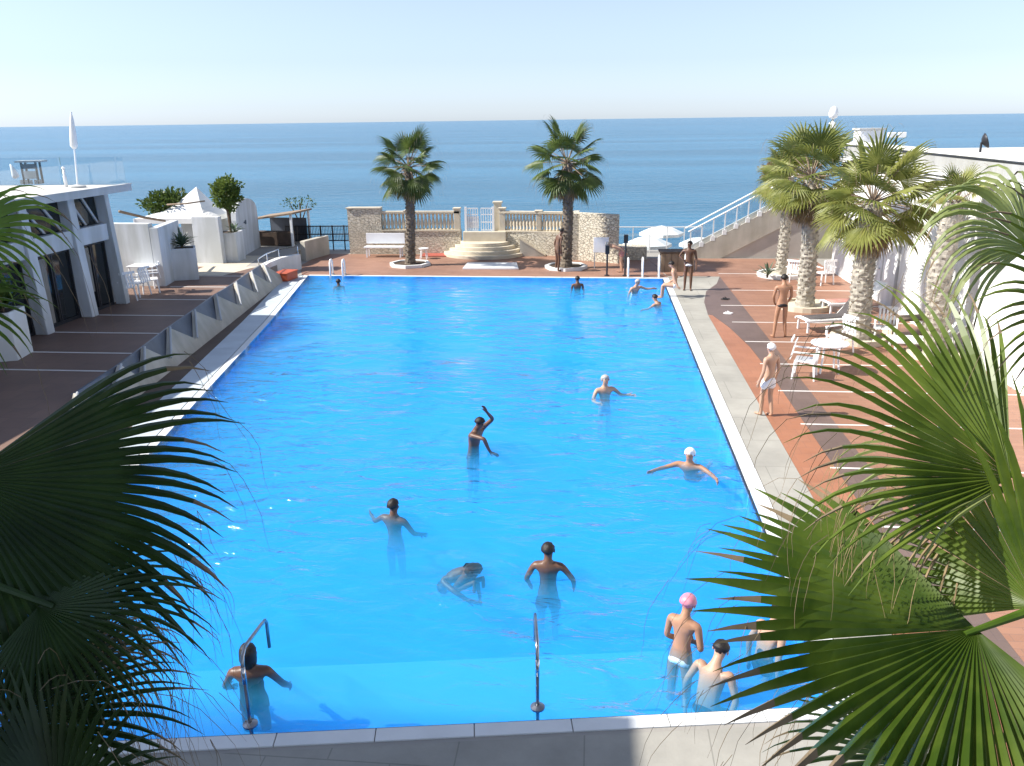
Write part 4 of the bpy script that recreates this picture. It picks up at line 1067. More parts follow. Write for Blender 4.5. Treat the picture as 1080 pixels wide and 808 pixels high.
shrub('tall rounded green shrub rising from the wide white planter', -14.5, 31.8, 1.5, 3.1, (.52, .52, .62), 2600, .13, leaf_shrub, 61)
shrub('low green bush behind the white tent', -17.6, 33.0, .4, 2.55, (1.0, .8, .55), 2400, .16, leaf_shrub, 62)
shrub('small ragged bush on top of the far stair landing', 7.9, 36.9, 2.9, 3.5, (.75, .5, .4), 1200, .14, leaf_dry, 63)
shrub('sparse bare-branched shrub behind the bar hut', -14.2, 39.0, 0.0, 2.0, (.9, .5, .3), 160, .12, leaf_shrub, 64, stem=.05)
def rosette(label, x, y, z0, n, L_, seed, name='agave_plant', cat='plant', m=leaf_grey, w=.045):
    rnd = random.Random(seed); t = thing(name, label, cat, (x, y, z0))
    st = MB(); st.tube([(0, 0, 0), (0, 0, .3*L_)], .04, 6); st.build('stem', bark_m, t)
    mb = MB()
    for i in range(n):
        a = i*2.39996; el = R_(rnd.uniform(10, 80)); d = V((math.cos(a)*math.cos(el), math.sin(a)*math.cos(el), math.sin(el)))
        s_ = V((-math.sin(a), math.cos(a), 0)); l = L_*rnd.uniform(.7, 1.15); p0 = V((0, 0, .12*L_+rnd.random()*.3*L_)); pts = []
        for k, ww in ((0, .6), (.35, 1), (.7, .75), (1, .05)):
            c = p0+d*l*k+V((0, 0, -.22*l*k*k)); pts.append((c-s_*w*ww, c+V((0, 0, -w*.5*ww)), c+s_*w*ww))
        o = len(mb.v); mb.v += [tuple(v) for r in pts for v in r]
        for k in range(3):
            for j in range(2): mb.f.append([o+k*3+j, o+k*3+j+1, o+k*3+3+j+1, o+k*3+3+j]); mb.m.append(0)
    mb.build('leaves', m, t)
rosette('spiky grey-green cactus plant in the box planter', -13.95, 26.65, 1.66, 38, .62, 71)
rosette('small dark cactus plant on the front corner of the shrub planter', -14.25, 31.62, 1.5, 16, .5, 72)
rosette('slim pointed plant beside the far kerb near the man', 6.35, 30.3, .1, 14, .6, 73)
rosette('broad-leaved plant in the near pavilion planter', -13.3, 16.9, 1.68, 40, .8, 74, m=leaf_shrub, w=.07)

t = thing('tent', 'white pyramid tent with a peaked roof behind the left garden walls', 'tent')
ap = ay(189, 209, 32.6); 
w0, w1, y0, y1, ze = -18.4, -15.4, 31.6, 34.6, 2.12
ap = V(((w0+w1)/2+.55, (y0+y1)/2, 3.25))
cor = [V((w0, y0, ze)), V((w1, y0, ze)), V((w1, y1, ze)), V((w0, y1, ze))]
mb = MB(); NS = 6
for i in range(4):
    p0, p1 = cor[i], cor[(i+1) % 4]; grid = []
    for a in range(NS+1):
        row = []
        for b in range(NS+1):
            u = a/NS; e_ = p0.lerp(p1, b/NS); pt_ = e_.lerp(ap, u); pt_.z -= .28*math.sin(PI*u)**1.2*(.6+.4*abs(2*b/NS-1)); row.append(pt_)
        grid.append(row)
    for a in range(NS):
        for b in range(NS): mb.add([grid[a][b], grid[a][b+1], grid[a+1][b+1], grid[a+1][b]], [(0, 1, 2, 3)])
    mb.add([p0, p1, p1-V((0, 0, .2)), p0-V((0, 0, .2))], [(0, 1, 2, 3)])
mb.build('canopy', canvas, t)
for c in cor:
    mb = MB(); mb.tube([(c.x, c.y, .42), (c.x, c.y, ze)], .035, 7); mb.build('pole', plastic, t)
for lab, a, b, r in (('dark wooden pole leaning over the wall by the pavilion', ay(126, 223, 26.5), ay(174, 233, 29.5), .05), ('thin wooden pole crossing in front of the tent peak', ay(176, 216, 31.0), ay(216, 212, 31.4), .035)):
    mb = MB(); mb.tube([a, a.lerp(b, .5)+V((0, 0, -.03)), b], [r, r*.95, r*.8], 7); tag(mb.build('wooden_pole', wood_mid, None, True), lab, 'pole')

# bar hut and railing far left
t = thing('bar_hut', 'dark open bar hut with a flat wooden roof at the far left', 'hut', (-14.3, 36.6, .0), R_(-6))
mb = MB(); mb.extrude([(-1.0, -1, 1.55), (1.15, -1, 1.85), (1.15, -1, 1.93), (-1.0, -1, 1.63)], (0, 2, 0)); mb.build('roof', wood_mid, t)
for x in (-.9, 1.0):
    for yy in (-.9, .9):
        mb = MB(); mb.box((x, yy, .82 if x < 0 else .92), (.09, .09, 1.52 if x < 0 else 1.8)); mb.build('post', darkframe if x < 0 else whiteclean, t)
mb = MB(); mb.box((0, -.6, .75), (1.7, .5, .6)); mb.build('counter', wood_dark, t, bevel=.01)
mb = MB(); mb.box((0, .85, .95), (1.8, .05, 1.1)); mb.build('back_panel', slate, t)
mb = MB(); mb.box((-1.0, -1.05, 1.25), (.5, .03, .55)); mb.build('white_board', whiteclean, t)
t = thing('metal_railing', 'dark metal railing with close uprights at the far left deck edge', 'railing')
a, b = V((-14.3, 37.2)), V((-11.0, 37.35))
mb = MB()
for zz in (.45, .75, 1.12): mb.tube([(a.x, a.y, zz), (b.x, b.y, zz)], .028, 6)
mb.build('rail', darkframe, t)
for k in range(7):
    p = a.lerp(b, k/6); mb = MB(); mb.tube([(p.x, p.y, 0), (p.x, p.y, 1.16)], .03, 6); mb.build('post', darkframe, t)
mb = MB()
for k in range(48):
    p = a.lerp(b, k/47); mb.box((p.x, p.y, .78), (.02, .02, .66))
mb.build('uprights', darkframe, t)
wall('low beige wall end beside the dark railing', [(-12.6, 34.3), (-12.35, 34.2), (-11.9, 36.1), (-12.2, 36.15)], -.03, .85, beige2)
t = thing('ramp_kerb', 'curving white kerb with a steel handrail at the corner of the terrace', 'kerb')
mb = MB(); pts = [(-12.2, 29.0), (-12.35, 30.2), (-12.3, 31.3), (-11.85, 32.2)]
for i in range(3):
    p0, p1 = V(pts[i]), V(pts[i+1]); n2 = V((-(p1-p0).y, (p1-p0).x)).normalized()*.22; mb.prism([p0, p1, p1+n2, p0+n2], 0, .62)
mb.build('kerb', white, t)
mb = MB(); mb.tube([(p_[0]-.1, p_[1], .95) for p_ in pts], .022, 6)
for p_ in pts: mb.tube([(p_[0]-.1, p_[1], .6), (p_[0]-.1, p_[1], .95)], .02, 6)
mb.build('handrail', steel, t)
t = thing('storage_box', 'red-orange storage box at the far left corner of the pool', 'box', (-11.65, 29.9, .0), R_(-8))
mb = MB(); mb.box((0, 0, .15), (.55, .85, .28)); mb.build('tub', orange_m, t, bevel=.03)
mb = MB(); mb.box((0, 0, .31), (.60, .90, .05)); mb.build('lid', orange_m, t, bevel=.02)

# ------------------------------------------------------------------ far stone wall
WY = 36.2
t = thing('stone_wall', 'rubble stone wall with balustrade along the far sea edge', 'wall')
def wx(px, y=WY): return ay(px, 250, y).x
xl, xa, xg0, xg1, xb, xr = wx(368), wx(403), wx(486), wx(526), wx(611), wx(651)
mb = MB(); mb.prism([(xl, WY), (xa, WY), (xa, WY+.35), (xl, WY+.35)], 0, 2.02); mb.prism([(xb, WY-1.6), (xr, WY-2.4), (xr, WY-2.0), (xb, WY-1.2)], 0, 1.98)
mb.prism([(xa, WY), (xg0, WY), (xg0, WY+.35), (xa, WY+.35)], 0, 1.02); mb.prism([(xg1, WY), (xb-.003, WY-.6), (xb-.003, WY-.25), (xg1, WY+.35)], 0, 1.0)
mb.prism([(xb-.35, WY-1.55), (xb-.003, WY-1.55), (xb-.003, WY-.2), (xb-.35, WY-.4)], 0, 1.95)
mb.build('stonework', stone_m, t)
mb = MB(); mb.box(((xa+xg0)/2, WY+.17, 1.055), (xg0-xa-.02, .42, .06)); mb.box(((xa+xg0)/2, WY+.17, 1.85), (xg0-xa-.02, .30, .09))
for (x0_, x1_, y0_, y1_) in ((xg1, xb-.36, WY+.17, WY-.30),):
    for zz, hh, ww in ((1.03, .06, .42), (1.85, .09, .30)):
        d = V((x1_-x0_, y1_-y0_)); n2 = V((-d.y, d.x)).normalized()*ww/2
        mb.prism([V((x0_, y0_))-n2, V((x1_, y1_))-n2, V((x1_, y1_))+n2, V((x0_, y0_))+n2], zz-hh/2, zz+hh/2)
mb.build('coping', beige, t)
mb = MB(); mb.box((xl+.1, WY+.17, 2.04), (.3, .45, .05)); mb.box(((xl+xa)/2, WY+.17, 2.045), (xa-xl, .42, .06)); mb.build('coping', beige, t)
def baluster(x, y, z0, hh): 
    mb = MB(); mb.lathe((x, y, z0), [(.078, 0), (.078, .05), (.05, .08), (.082, .26*hh/.75), (.072, .38*hh/.75), (.045, .55*hh/.75), (.055, hh-.06), (.078, hh-.05), (.078, hh)], 8)
    return mb
nb = 20
for k in range(nb): baluster(xa+.12+(xg0-xa-.35)*k/(nb-1), WY+.17, 1.085, .72).build('baluster', beige, t, True)
for k in range(nb):
    u = k/(nb-1); baluster(xg1+.25+(xb-.36-xg1-.4)*u, WY+.16-.44*u, 1.06, .745).build('baluster', beige, t, True)
for x in (xg0-.16, xg1+.16, (xa+xg0)/2-.6, (xg1+xb)/2):
    yy = WY+.17 if x < xg1+.3 else WY+.17-.23
    mb = MB(); big = x in (xg0-.16, xg1+.16)
    mb.box((x, yy, 1.5 if big else 1.44), (.26 if big else .2, .30, .98 if big else .72)); mb.box((x, yy, 2.01 if big else 1.92), (.34, .38, .07 if big else .05)); mb.build('pier', beige, t, bevel=.01)
# gate with posts
gy = WY-.05
t = thing('gate', 'white barred gate between two tall posts at the top of the round steps', 'gate', ((xg0+xg1)/2, gy, 0))
gw = xg1-xg0-.36
for s in (-1, 1):
    mb = MB(); mb.box((s*(gw/2-.06), .1, 1.55), (.1, .1, 1.06)); mb.build('post', whiteclean, t)
for leaf_ in (-1, 1):
    mb = MB(); cx = leaf_*gw/4
    for k in range(6): mb.box((cx+(k-2.5)*gw/2/6.4, .1, 1.54), (.028, .025, .98))
    for zz in (1.07, 1.42, 1.75, 2.02): mb.box((cx, .1, zz), (gw/2-.12, .03, .045))
    mb.build('gate_leaf', whiteclean, t)
mb = MB(); mb.box((gw*.12-gw/2+.2, .16, 1.4), (.55, .02, .55)); mb.build('white_panel', plastic, t)
t = thing('gate_pillar', 'tall cream pillar standing just right of the gate', 'pillar', (xg1-.08, WY+.5, 0))
mb = MB(); mb.box((0, 0, 1.1), (.32, .3, 2.2)); mb.build('shaft', beige, t, bevel=.01); mb = MB(); mb.box((0, 0, 2.24), (.42, .4, .08)); mb.build('cap', beige, t, bevel=.01)
# round steps
sx = ay(508, 260, 35).x
t = thing('round_steps', 'rounded cream stone steps fanning out below the gate', 'steps', (sx, WY-.02, 0))
for k, (r, z1) in enumerate(((1.85, .16), (1.6, .31), (1.35, .46), (1.1, .61))):
    pts = [(-r, 0)]+[(-r*math.cos(PI*j/22), -r*.85*math.sin(PI*j/22)) for j in range(1, 22)]+[(r, 0)]
    mb = MB(); mb.prism(pts, (.0 if k == 0 else z1-.155), z1); mb.build('step', beige, t, bevel=.02)
mb = MB(); mb.box((0, -.12, .515), (1.9, .24, 1.03)); mb.build('plinth', beige, t, bevel=.015)
t = thing('side_buttress', 'sloping cream cheek wall to the right of the round steps', 'wall', (sx+1.6, WY-.12, 0))
mb = MB(); mb.extrude([(0, -.5, .01), (1.1, -.5, .01), (0, -.5, .75)], (0, .45, 0)); mb.build('cheek', beige2, t)
mb = MB(); mb.extrude([(-.05, -.52, .76), (1.12, -.52, .02), (1.12, -.52, .07), (-.05, -.52, .82)], (0, .49, 0)); mb.build('cap', beige, t)
# bench and mats
t = thing('bench', 'long white slatted bench against the stone wall behind the left palm', 'bench', (ay(406, 262, 35.5).x, 35.4, 0))
mb = MB()
for k in range(4): mb.box((0, -.2+k*.13, .45), (1.75, .11, .04))
mb.build('seat', plastic, t)
mb = MB(); mb.box((0, .30, .78), (1.75, .04, .46)); mb.build('backrest', plastic, t, bevel=.01)
for s in (-.75, .75):
    for yy in (-.18, .22):
        mb = MB(); mb.box((s, yy, .215), (.06, .06, .43)); mb.build('leg', plastic, t)
t = thing('stool', 'small white stool standing right of the long bench', 'stool', (ay(447, 266, 34.9).x, 34.9, 0))
mb = MB(); mb.lathe((0, 0, .42), [(.2, 0), (.22, .02), (.22, .05), (.0, .06)], 14); mb.build('seat', plastic, t)
for k in range(4):
    a = PI/4+k*PI/2; mb = MB(); mb.tube([(.13*math.cos(a), .13*math.sin(a), .42), (.2*math.cos(a), .2*math.sin(a), 0)], .02, 6); mb.build('leg', plastic, t)
def slab(label, poly, z1, m, name, cat): tag(MB().prism(poly, .008, z1).build(name, m, bevel=.01), label, cat)
slab('flat white board lying on the brick deck behind the pool edge', [gp(488, 284.5).xy, gp(547, 284.5).xy, gp(545, 278.5).xy, gp(493, 278.5).xy], .07, plastic, 'board', 'board')
slab('red mat on the deck between the left palm and the steps', [gp(444, 271).xy, gp(474, 271).xy, gp(470, 267.5).xy, gp(447, 267.5).xy], .05, redmat, 'mat', 'mat')
slab('orange-red mat at the foot of the stone wall right of the steps', [gp(553, 268).xy, gp(584, 269).xy, gp(583, 265.5).xy, gp(553, 265).xy], .05, redmat, 'mat', 'mat')

# pool ladders, poles, rails at the far edge
def grab_post(label, px, py, hgt, group):
    p = gp(px, py); t = thing('ladder_rail', label, 'handrail', (p.x, 31.0, 0), 0, group)
    mb = MB(); mb.tube([(0, 0, 0), (0, 0, hgt-.08), (0, -.08, hgt), (0, -.2, hgt), (0, -.3, hgt-.12), (0, -.34, -.3)], .035, 8); mb.build('rail', whiteclean, t, True)
    mb = MB(); mb.lathe((0, 0, .005), [(.07, 0), (.07, .03), (.04, .05)], 10); mb.build('flange', steel, t)
g = 'white ladder rails along the far edge'
grab_post('left rail of the white ladder at the far left', 351, 290, .62, g); grab_post('right rail of the white ladder at the far left', 364, 290, .62, g)
grab_post('white rail just right of the second black pole', 662, 291, .7, g); grab_post('white rail midway between the black poles and the hut', 677, 291, .72, g)
grab_post('white rail at the left corner of the brown bar box', 694, 291, .8, g); grab_post('white rail at the right end of the brown bar box', 722, 292, .85, g)
for lab, px, hh in (('shorter black pole with a box lamp on top', 640, 1.05), ('taller black pole with a box lamp on top', 659, 1.45)):
    p = gp(px, 291); t = thing('lamp_pole', lab, 'lamp pole', (p.x, 31.05, 0), 0, 'black poles by the far edge')
    mb = MB(); mb.tube([(0, 0, 0), (0, 0, hh-.2)], .035, 8); mb.build('pole', darkframe, t)
    mb = MB(); mb.box((0, 0, hh-.05), (.16, .16, .32)); mb.build('lamp_box', black, t, bevel=.01)
    mb = MB(); mb.lathe((0, 0, .005), [(.1, 0), (.1, .03), (.04, .05)], 10); mb.build('base', darkframe, t)
p = gp(634, 272); t = thing('notice_board', 'small white notice board on legs before the right stone wall', 'board', (ay(634, 262, 32.6).x, 32.6, 0))
mb = MB(); mb.box((0, 0, .95), (.6, .04, .6)); mb.build('panel', whiteclean, t, bevel=.01)
for s in (-.25, .25):
    mb = MB(); mb.box((s, .03, .5), (.04, .04, .98)); mb.build('leg', midgrey, t)
t = thing('bar_box', 'low brown wooden bar box with a dark top near the far right corner', 'box', (gp(712, 283).x, 32.3, 0), R_(2))
mb = MB(); mb.box((0, 0, .36), (1.25, .7, .72)); mb.build('body', wood_mid, t, bevel=.01); mb = MB(); mb.box((0, 0, .755), (1.38, .82, .07)); mb.build('top', wood_dark, t, bevel=.01)
mb = MB()
for k in range(5): mb.box((-.5+.25*k, -.358, .36), (.012, .012, .68))
mb.build('slats', wood_dark, t)
# glass fence at the edge and beyond
t = thing('glass_fence', 'see-through glass fence with slim white posts along the sea edge', 'fence')
for k in range(6):
    x = 1.0+k*.75; mb = MB(); mb.box((x, 36.9, .55), (.04, .04, 1.1)); mb.build('post', whiteclean, t)
    if k < 5: mb = MB(); mb.box((x+.375, 36.9, .56), (.69, .015, .9)); mb.build('glass_panel', glass, t)
mb = MB(); mb.box((2.87, 36.9, 1.12), (3.8, .05, .04)); mb.build('rail', whiteclean, t)
tag(MB().prism([(.95, 34.7), (2.25, 34.7), (2.25, 35.6), (.95, 35.6)], 0, .55).build('rubble_wall', stone_m), 'low rubble wall behind the black poles', 'wall')

def umbrella(label, px, py, y, r, group, hgt=2.3):
    p = ay(px, py, y); t = thing('beach_umbrella', label, 'umbrella', (p.x, y, -2.9), 0, group)
    top = p.z+2.9
    mb = MB(); mb.tube([(0, 0, 0), (0, 0, top)], .03, 7); mb.build('pole', plastic, t)
    mb = MB(); n = 8
    for k in range(n):
        a0, a1 = 2*PI*k/n, 2*PI*(k+1)/n
        e0, e1 = V((r*math.cos(a0), r*math.sin(a0), top-.5*r*.62)), V((r*math.cos(a1), r*math.sin(a1), top-.5*r*.62)); pk = V((0, 0, top))
        m0, m1 = e0.lerp(pk, .5)+V((0, 0, .07)), e1.lerp(pk, .5)+V((0, 0, .07))
        mb.add([e0, e1, m1, m0, pk, e1-V((0, 0, .15)), e0-V((0, 0, .15))], [(0, 1, 2, 3), (3, 2, 4), (6, 5, 1, 0)])
    mb.build('canopy', canvas, t)
g = 'white umbrellas on the beach below'
umbrella('white beach umbrella standing highest behind the glass fence', 698, 238, 43.5, 1.15, g)
umbrella('large white beach umbrella left, tipped low behind the fence', 683, 249, 41.0, 1.2, g)
umbrella('white beach umbrella at the foot of the stairs', 738, 250, 41.5, 1.0, g)

# ------------------------------------------------------------------ stairs at the far right
t = thing('staircase', 'white staircase rising right along the sea edge with glass balustrade', 'staircase')
sy0, sy1 = 35.3, 36.6
nst = 17; x0, z0_ = 4.3, 0; run, rise = 5.0/nst, 2.8/nst
mb = MB()
for k in range(nst):
    mb.box((x0+run*(k+.5), (sy0+sy1)/2+.06, rise*(k+.5)), (run, sy1-sy0-.36, rise))
mb.build('treads', beige2, t)
for yy in (sy0, sy1-.11):
    mb = MB(); mb.extrude([(x0-.35, yy, 0), (x0+1.1, yy, 0), (x0+5.0, yy, 2.1), (x0+5.0, yy, 3.12), (x0-.35, yy, .2)], (0, .11, 0)); mb.build('side_wall', greyplaster if yy > 36 else beige2, t)
mb = MB(); mb.box((x0+6.1, (sy0+sy1)/2, 1.40), (2.2, 1.3, 2.8)); mb.build('landing', beige2, t)
mb = MB(); mb.extrude([(x0+1.0, sy0+.06, 0), (x0+4.99, sy0+.06, 0), (x0+4.99, sy0+.06, 2.4)], (0, .04, 0)); mb.build('underside_wall', mat('shaded_plaster', (.50, .46, .41), .8, .15, 2, .1), t)
def sz(x): return (x-x0+.35)*2.92/5.35+.2
n = 12
for k in range(n):
    x = x0-.2+5.1*k/(n-1); mb = MB(); mb.box((x, sy0+.055, sz(x)+.42), (.045, .045, .9)); mb.build('baluster', whiteclean, t)
    mb = MB(); mb.box((x, sy0+.06, sz(x)+.05), (.17, .13, .2)); mb.build('block', whiteclean, t)
    if k < n-1:
        xa_ = x+.04; xb_ = x+5.1/(n-1)-.04
        mb = MB(); mb.extrude([(xa_, sy0+.05, sz(xa_)+.12), (xb_, sy0+.05, sz(xb_)+.12), (xb_, sy0+.05, sz(xb_)+.8), (xa_, sy0+.05, sz(xa_)+.8)], (0, .012, 0)); mb.build('glass_panel', glass, t)
mb = MB(); mb.tube([(x0-.3, sy0+.055, sz(x0-.3)+.88), (x0+5.0, sy0+.055, sz(x0+5.0)+.88)], .03, 7); mb.tube([(x0-.3, sy1-.055, sz(x0-.3)+.88), (x0+5.0, sy1-.055, sz(x0+5.0)+.88)], .03, 7); mb.build('handrail', whiteclean, t)

# ------------------------------------------------------------------ right white building
t = thing('white_building', 'long white building with grey roof band bordering the sun deck on the right', 'building')
WX, Y0, Y1 = 9.15, 3.0, 32.4
mb = MB(); mb.prism([(WX, Y0), (WX+14, Y0), (WX+14, Y1+2), (WX, Y1)], -.05, 4.08); mb.build('wall', white, t)
mb = MB(); mb.prism([(WX-.10, Y0-.1), (WX+.25, Y0-.1), (WX+.25, Y1+.1), (WX-.10, Y1+.1)], 4.08, 4.24); mb.build('cornice', whiteclean, t, bevel=.02)
mb = MB(); mb.prism([(WX+.02, Y0), (WX+.22, Y0), (WX+.22, Y1), (WX+.02, Y1)], 4.24, 4.70); mb.build('roof_band', grey_band, t)
mb = MB(); mb.prism([(WX-.03, Y0-.1), (WX+.30, Y0-.1), (WX+.30, Y1+.1), (WX-.03, Y1+.1)], 4.703, 4.80); mb.build('coping', whiteclean, t, bevel=.015)
mb = MB(); mb.box((WX+.014, (Y0+Y1)/2, 4.66), (.015, Y1-Y0, .03)); mb.box((WX-.115, (Y0+Y1)/2+1, 4.16), (.02, Y1-Y0-4, .025)); mb.build('dark_seam', darkframe, t)
mb = MB(); mb.prism([(WX+.22, Y0), (WX+14, Y0), (WX+14, Y1+2), (WX+.22, Y1)], 4.08, 4.5); mb.build('roof', roof_m, t)
mb = MB(); mb.box((WX-.03, 25.4, 1.6), (.06, .10, 3.2)); mb.build('downpipe', midgrey, t)
mb = MB(); mb.box((WX-.02, 27.2, 1.05), (.05, .95, 2.1)); d_ = mb.build('door', bluewhite, t, bevel=.01)
mb = MB(); mb.ball((WX-.08, 26.85, 1.05), .035); mb.build('handle', steel, d_)
# roof items
def roof_at(px, py, y, zz): p = ay(px, py, y); return (p.x, y, zz)
p = roof_at(1034, 158, 23.5, 4.5); pz = ay(1034, 150, 23.5).z
t = thing('satellite_dish', 'dark satellite dish on the roof of the white building', 'satellite dish', (p[0], 23.5, 4.5))
mb = MB(); mb.tube([(0, 0, 0), (0, 0, pz-4.5)], .03, 7); mb.build('mast', darkframe, t)
mb = MB(); mb.lathe((0, 0, 0), [(.02, 0), (.09, .02), (.15, .06), (.2, .11), (.2, .125), (.15, .075), (.09, .035), (.02, .015)], 18, False)
Mx = Matrix.Rotation(R_(70), 3, 'Y') @ Matrix.Identity(3); mb.v = [tuple(Matrix.Rotation(R_(-12), 3, 'Z') @ (Mx @ V(v))+V((0, 0, pz-4.5))) for v in mb.v]; mb.build('dish', darkframe, t, True)
p = roof_at(915, 150, 31.5, 4.5)
t = thing('roof_box', 'white ventilation box at the far end of the white roof', 'box', p)
zt_ = ay(915, 137, 31.5).z-4.5
mb = MB(); mb.box((0, 0, zt_/2), (.8, .8, zt_)); mb.build('body', whiteclean, t, bevel=.02); mb = MB(); mb.box((0, 0, zt_+.03), (.9, .9, .06)); mb.build('lid', greyplaster, t)
p = roof_at(945, 150, 30.5, 4.5); zt_ = ay(945, 143, 30.5).z-4.5
t = thing('roof_lamp', 'small white twin floodlight on the roof edge', 'floodlight', p)
mb = MB(); mb.tube([(0, 0, 0), (0, 0, zt_)], .03, 6); mb.build('mast', darkframe, t)
for s in (-1, 1):
    mb = MB(); mb.box((s*.17, 0, zt_+.02), (.26, .14, .18)); mb.build('lamp', whiteclean, t, bevel=.02)
p = roof_at(876, 150, 32.0, 4.5); zt_ = ay(876, 116, 32.0).z-4.5
t = thing('antenna', 'white capsule antenna on a short mast above the palm crowns', 'antenna', p)
mb = MB(); mb.tube([(0, 0, -.4), (0, 0, zt_-.2)], .04, 7); mb.build('mast', greyplaster, t)
mb = MB(); mb.lathe((0, 0, zt_-.75), [(.03, 0), (.13, .05), (.13, .3), (.03, .36)], 12); mb.build('radome', whiteclean, t, True)
mb = MB(); mb.lathe((0, 0, zt_-.32), [(.03, 0), (.15, .06), (.17, .2), (.12, .38), (.02, .45)], 12); mb.build('radome', whiteclean, t, True)

# ------------------------------------------------------------------ right deck furniture
def armchair(label, loc, rz, group):
    t = thing('armchair', label, 'chair', loc, rz, group)
    mb = MB(); mb.box((0, 0, .42), (.48, .46, .035)); mb.build('seat', plastic, t, bevel=.012)
    mb = MB(); Mx = Matrix.Rotation(R_(12), 3, 'X')
    for k in range(5): mb.box((-.18+.09*k, .25+.03, .66), (.055, .02, .44), 0, Mx)
    mb.box((0, .32, .89), (.48, .03, .07)); mb.build('backrest', plastic, t)
    for s in (-1, 1):
        mb = MB(); mb.box((s*.26, .02, .64), (.06, .50, .03)); mb.box((s*.26, -.2, .53), (.045, .05, .22)); mb.build('armrest', plastic, t, bevel=.008)
        for yy in (-.2, .2):
            mb = MB(); mb.tube([(s*.22, yy, .42), (s*.26, yy*1.2, 0)], [.028, .02], 6); mb.build('leg', plastic, t)
    return t
g = 'white plastic armchairs on the sun deck'
ch = armchair('white armchair with slatted back just right of the boy', at(848, 398), R_(70), g)
dup(ch, at(884, 372), R_(-60), 'white armchair turned sideways by the cream kerb', g)
dup(ch, at(838, 300), R_(150), 'white armchair behind the head of the standing man', g)
dup(ch, at(868, 300), R_(200), 'white armchair under the far palm against the wall', g)
dup(ch, at(932, 362), R_(-20), 'white armchair between the two nearest deck palms', g)
def lounger(label, loc, rz, group, m=None):
    t = thing('sun_lounger', label, 'sun lounger', loc, rz, group); m = m or plastic
    mb = MB()
    for s in (-1, 1): mb.box((s*.3, 0, .33), (.05, 1.3, .05))
    mb.build('frame', plastic, t)
    mb = MB()
    for k in range(10): mb.box((0, -.6+.12*k, .365), (.58, .1, .02))
    mb.build('seat', m, t)
    mb = MB(); Mx = Matrix.Rotation(R_(48), 3, 'X'); mb.box((0, .6+.25, .365+.28), (.6, .75, .03), 0, Mx); mb.build('backrest', m, t, bevel=.01)
    for s in (-1, 1):
        for yy in (-.55, .5):
            mb = MB(); mb.box((s*.27, yy, .155), (.05, .05, .31)); mb.build('leg', plastic, t)
    return t
g = 'sun loungers on the right deck'
lo = lounger('pale lounger with raised back behind the nearest planted palm', at(866, 348), R_(-75), g, canvas)
dup(lo, at(890, 330), R_(-80), 'white lounger close to the wall behind two palms', g)
dup(lo, at(965, 372), R_(-95), 'beige lounger by the scaly palm at the wall', g)
def towel(label, x, y, rz, m, pts, w):
    mb = MB(); n = len(pts)
    for i, (yy, zz) in enumerate(pts):
        for j in range(7):
            u = j/6-.5; mb.v.append((u*w+.02*math.sin(i*1.7+j), yy, zz+.008*math.sin(j*2.1+i)-(.0 if abs(u) < .45 else .012)))
    for i in range(n-1):
        for j in range(6): mb.f.append([i*7+j, i*7+j+1, i*7+8+j, i*7+7+j]); mb.m.append(0)
    o = mb.build('towel', m, None, True, loc=(x, y, 0)); o.rotation_euler = (0, 0, rz); sl = o.modifiers.new('thick', 'SOLIDIFY'); sl.thickness = .012; sl.offset = 1
    tag(o, label, 'towel')
p = gp(866, 348); towel('dark towel spread over the pale lounger behind the nearest planted palm', p.x, p.y, R_(-75), mat('grey_cloth', (.09, .08, .08), .9, .3, 8, .2), [(-.5, .385), (-.2, .388), (.1, .386), (.4, .39), (.58, .40), (.72, .56), (.86, .72), (1.0, .88)], .5)
p = gp(890, 330); towel('rose towel lying on the white lounger by the wall', p.x, p.y, R_(-80), mat('rose_cloth', (.50, .24, .20), .9, .3, 8, .2), [(-.55, .385), (-.3, .388), (0, .386), (.3, .388)], .48)
t = thing('side_table', 'round white table standing before the nearest planted palm trunk', 'table', at(872, 392))
mb = MB(); mb.lathe((0, 0, .66), [(.02, 0), (.40, .0), (.42, .02), (.42, .045), (.0, .05)], 22); mb.build('tabletop', plastic, t)
for k in range(4):
    a = PI/4+k*PI/2; mb = MB(); mb.tube([(.2*math.cos(a), .2*math.sin(a), .66), (.3*math.cos(a), .3*math.sin(a), .008)], .025, 6); mb.build('leg', plastic, t)
t = thing('bench', 'low wooden bench slab beside the wall under the scaly palm', 'bench', at(958, 352), R_(15))
mb = MB(); mb.box((0, 0, .44), (1.5, .5, .06)); mb.build('seat', wood_mid, t, bevel=.01)
for s in (-.6, .6):
    mb = MB(); mb.box((s, 0, .205), (.1, .42, .41)); mb.build('leg', beige, t)
for lab, px, py, m in (('small black sandal lying on the grey pavement', 765, 316, black), ('pair of pale flip-flops on the grey pavement edge', 768, 331, cloth_white)):
    p = gp(px, py); t = thing('sandals', lab, 'footwear', (p.x, p.y, .012), R_(60))
    for s in (-.07, .07):
        mb = MB(); mb.prism([(s+.045*math.cos(2*PI*k/12)*(1 if math.sin(2*PI*k/12) > 0 else .85), .13*math.sin(2*PI*k/12)) for k in range(12)], 0, .022); so = mb.build('sole', m, t)
        mb = MB(); mb.tube([(s-.04, .0, .02), (s-.02, .05, .06), (s+.02, .05, .06), (s+.04, .0, .02)], .008, 5); mb.build('strap', m, t)

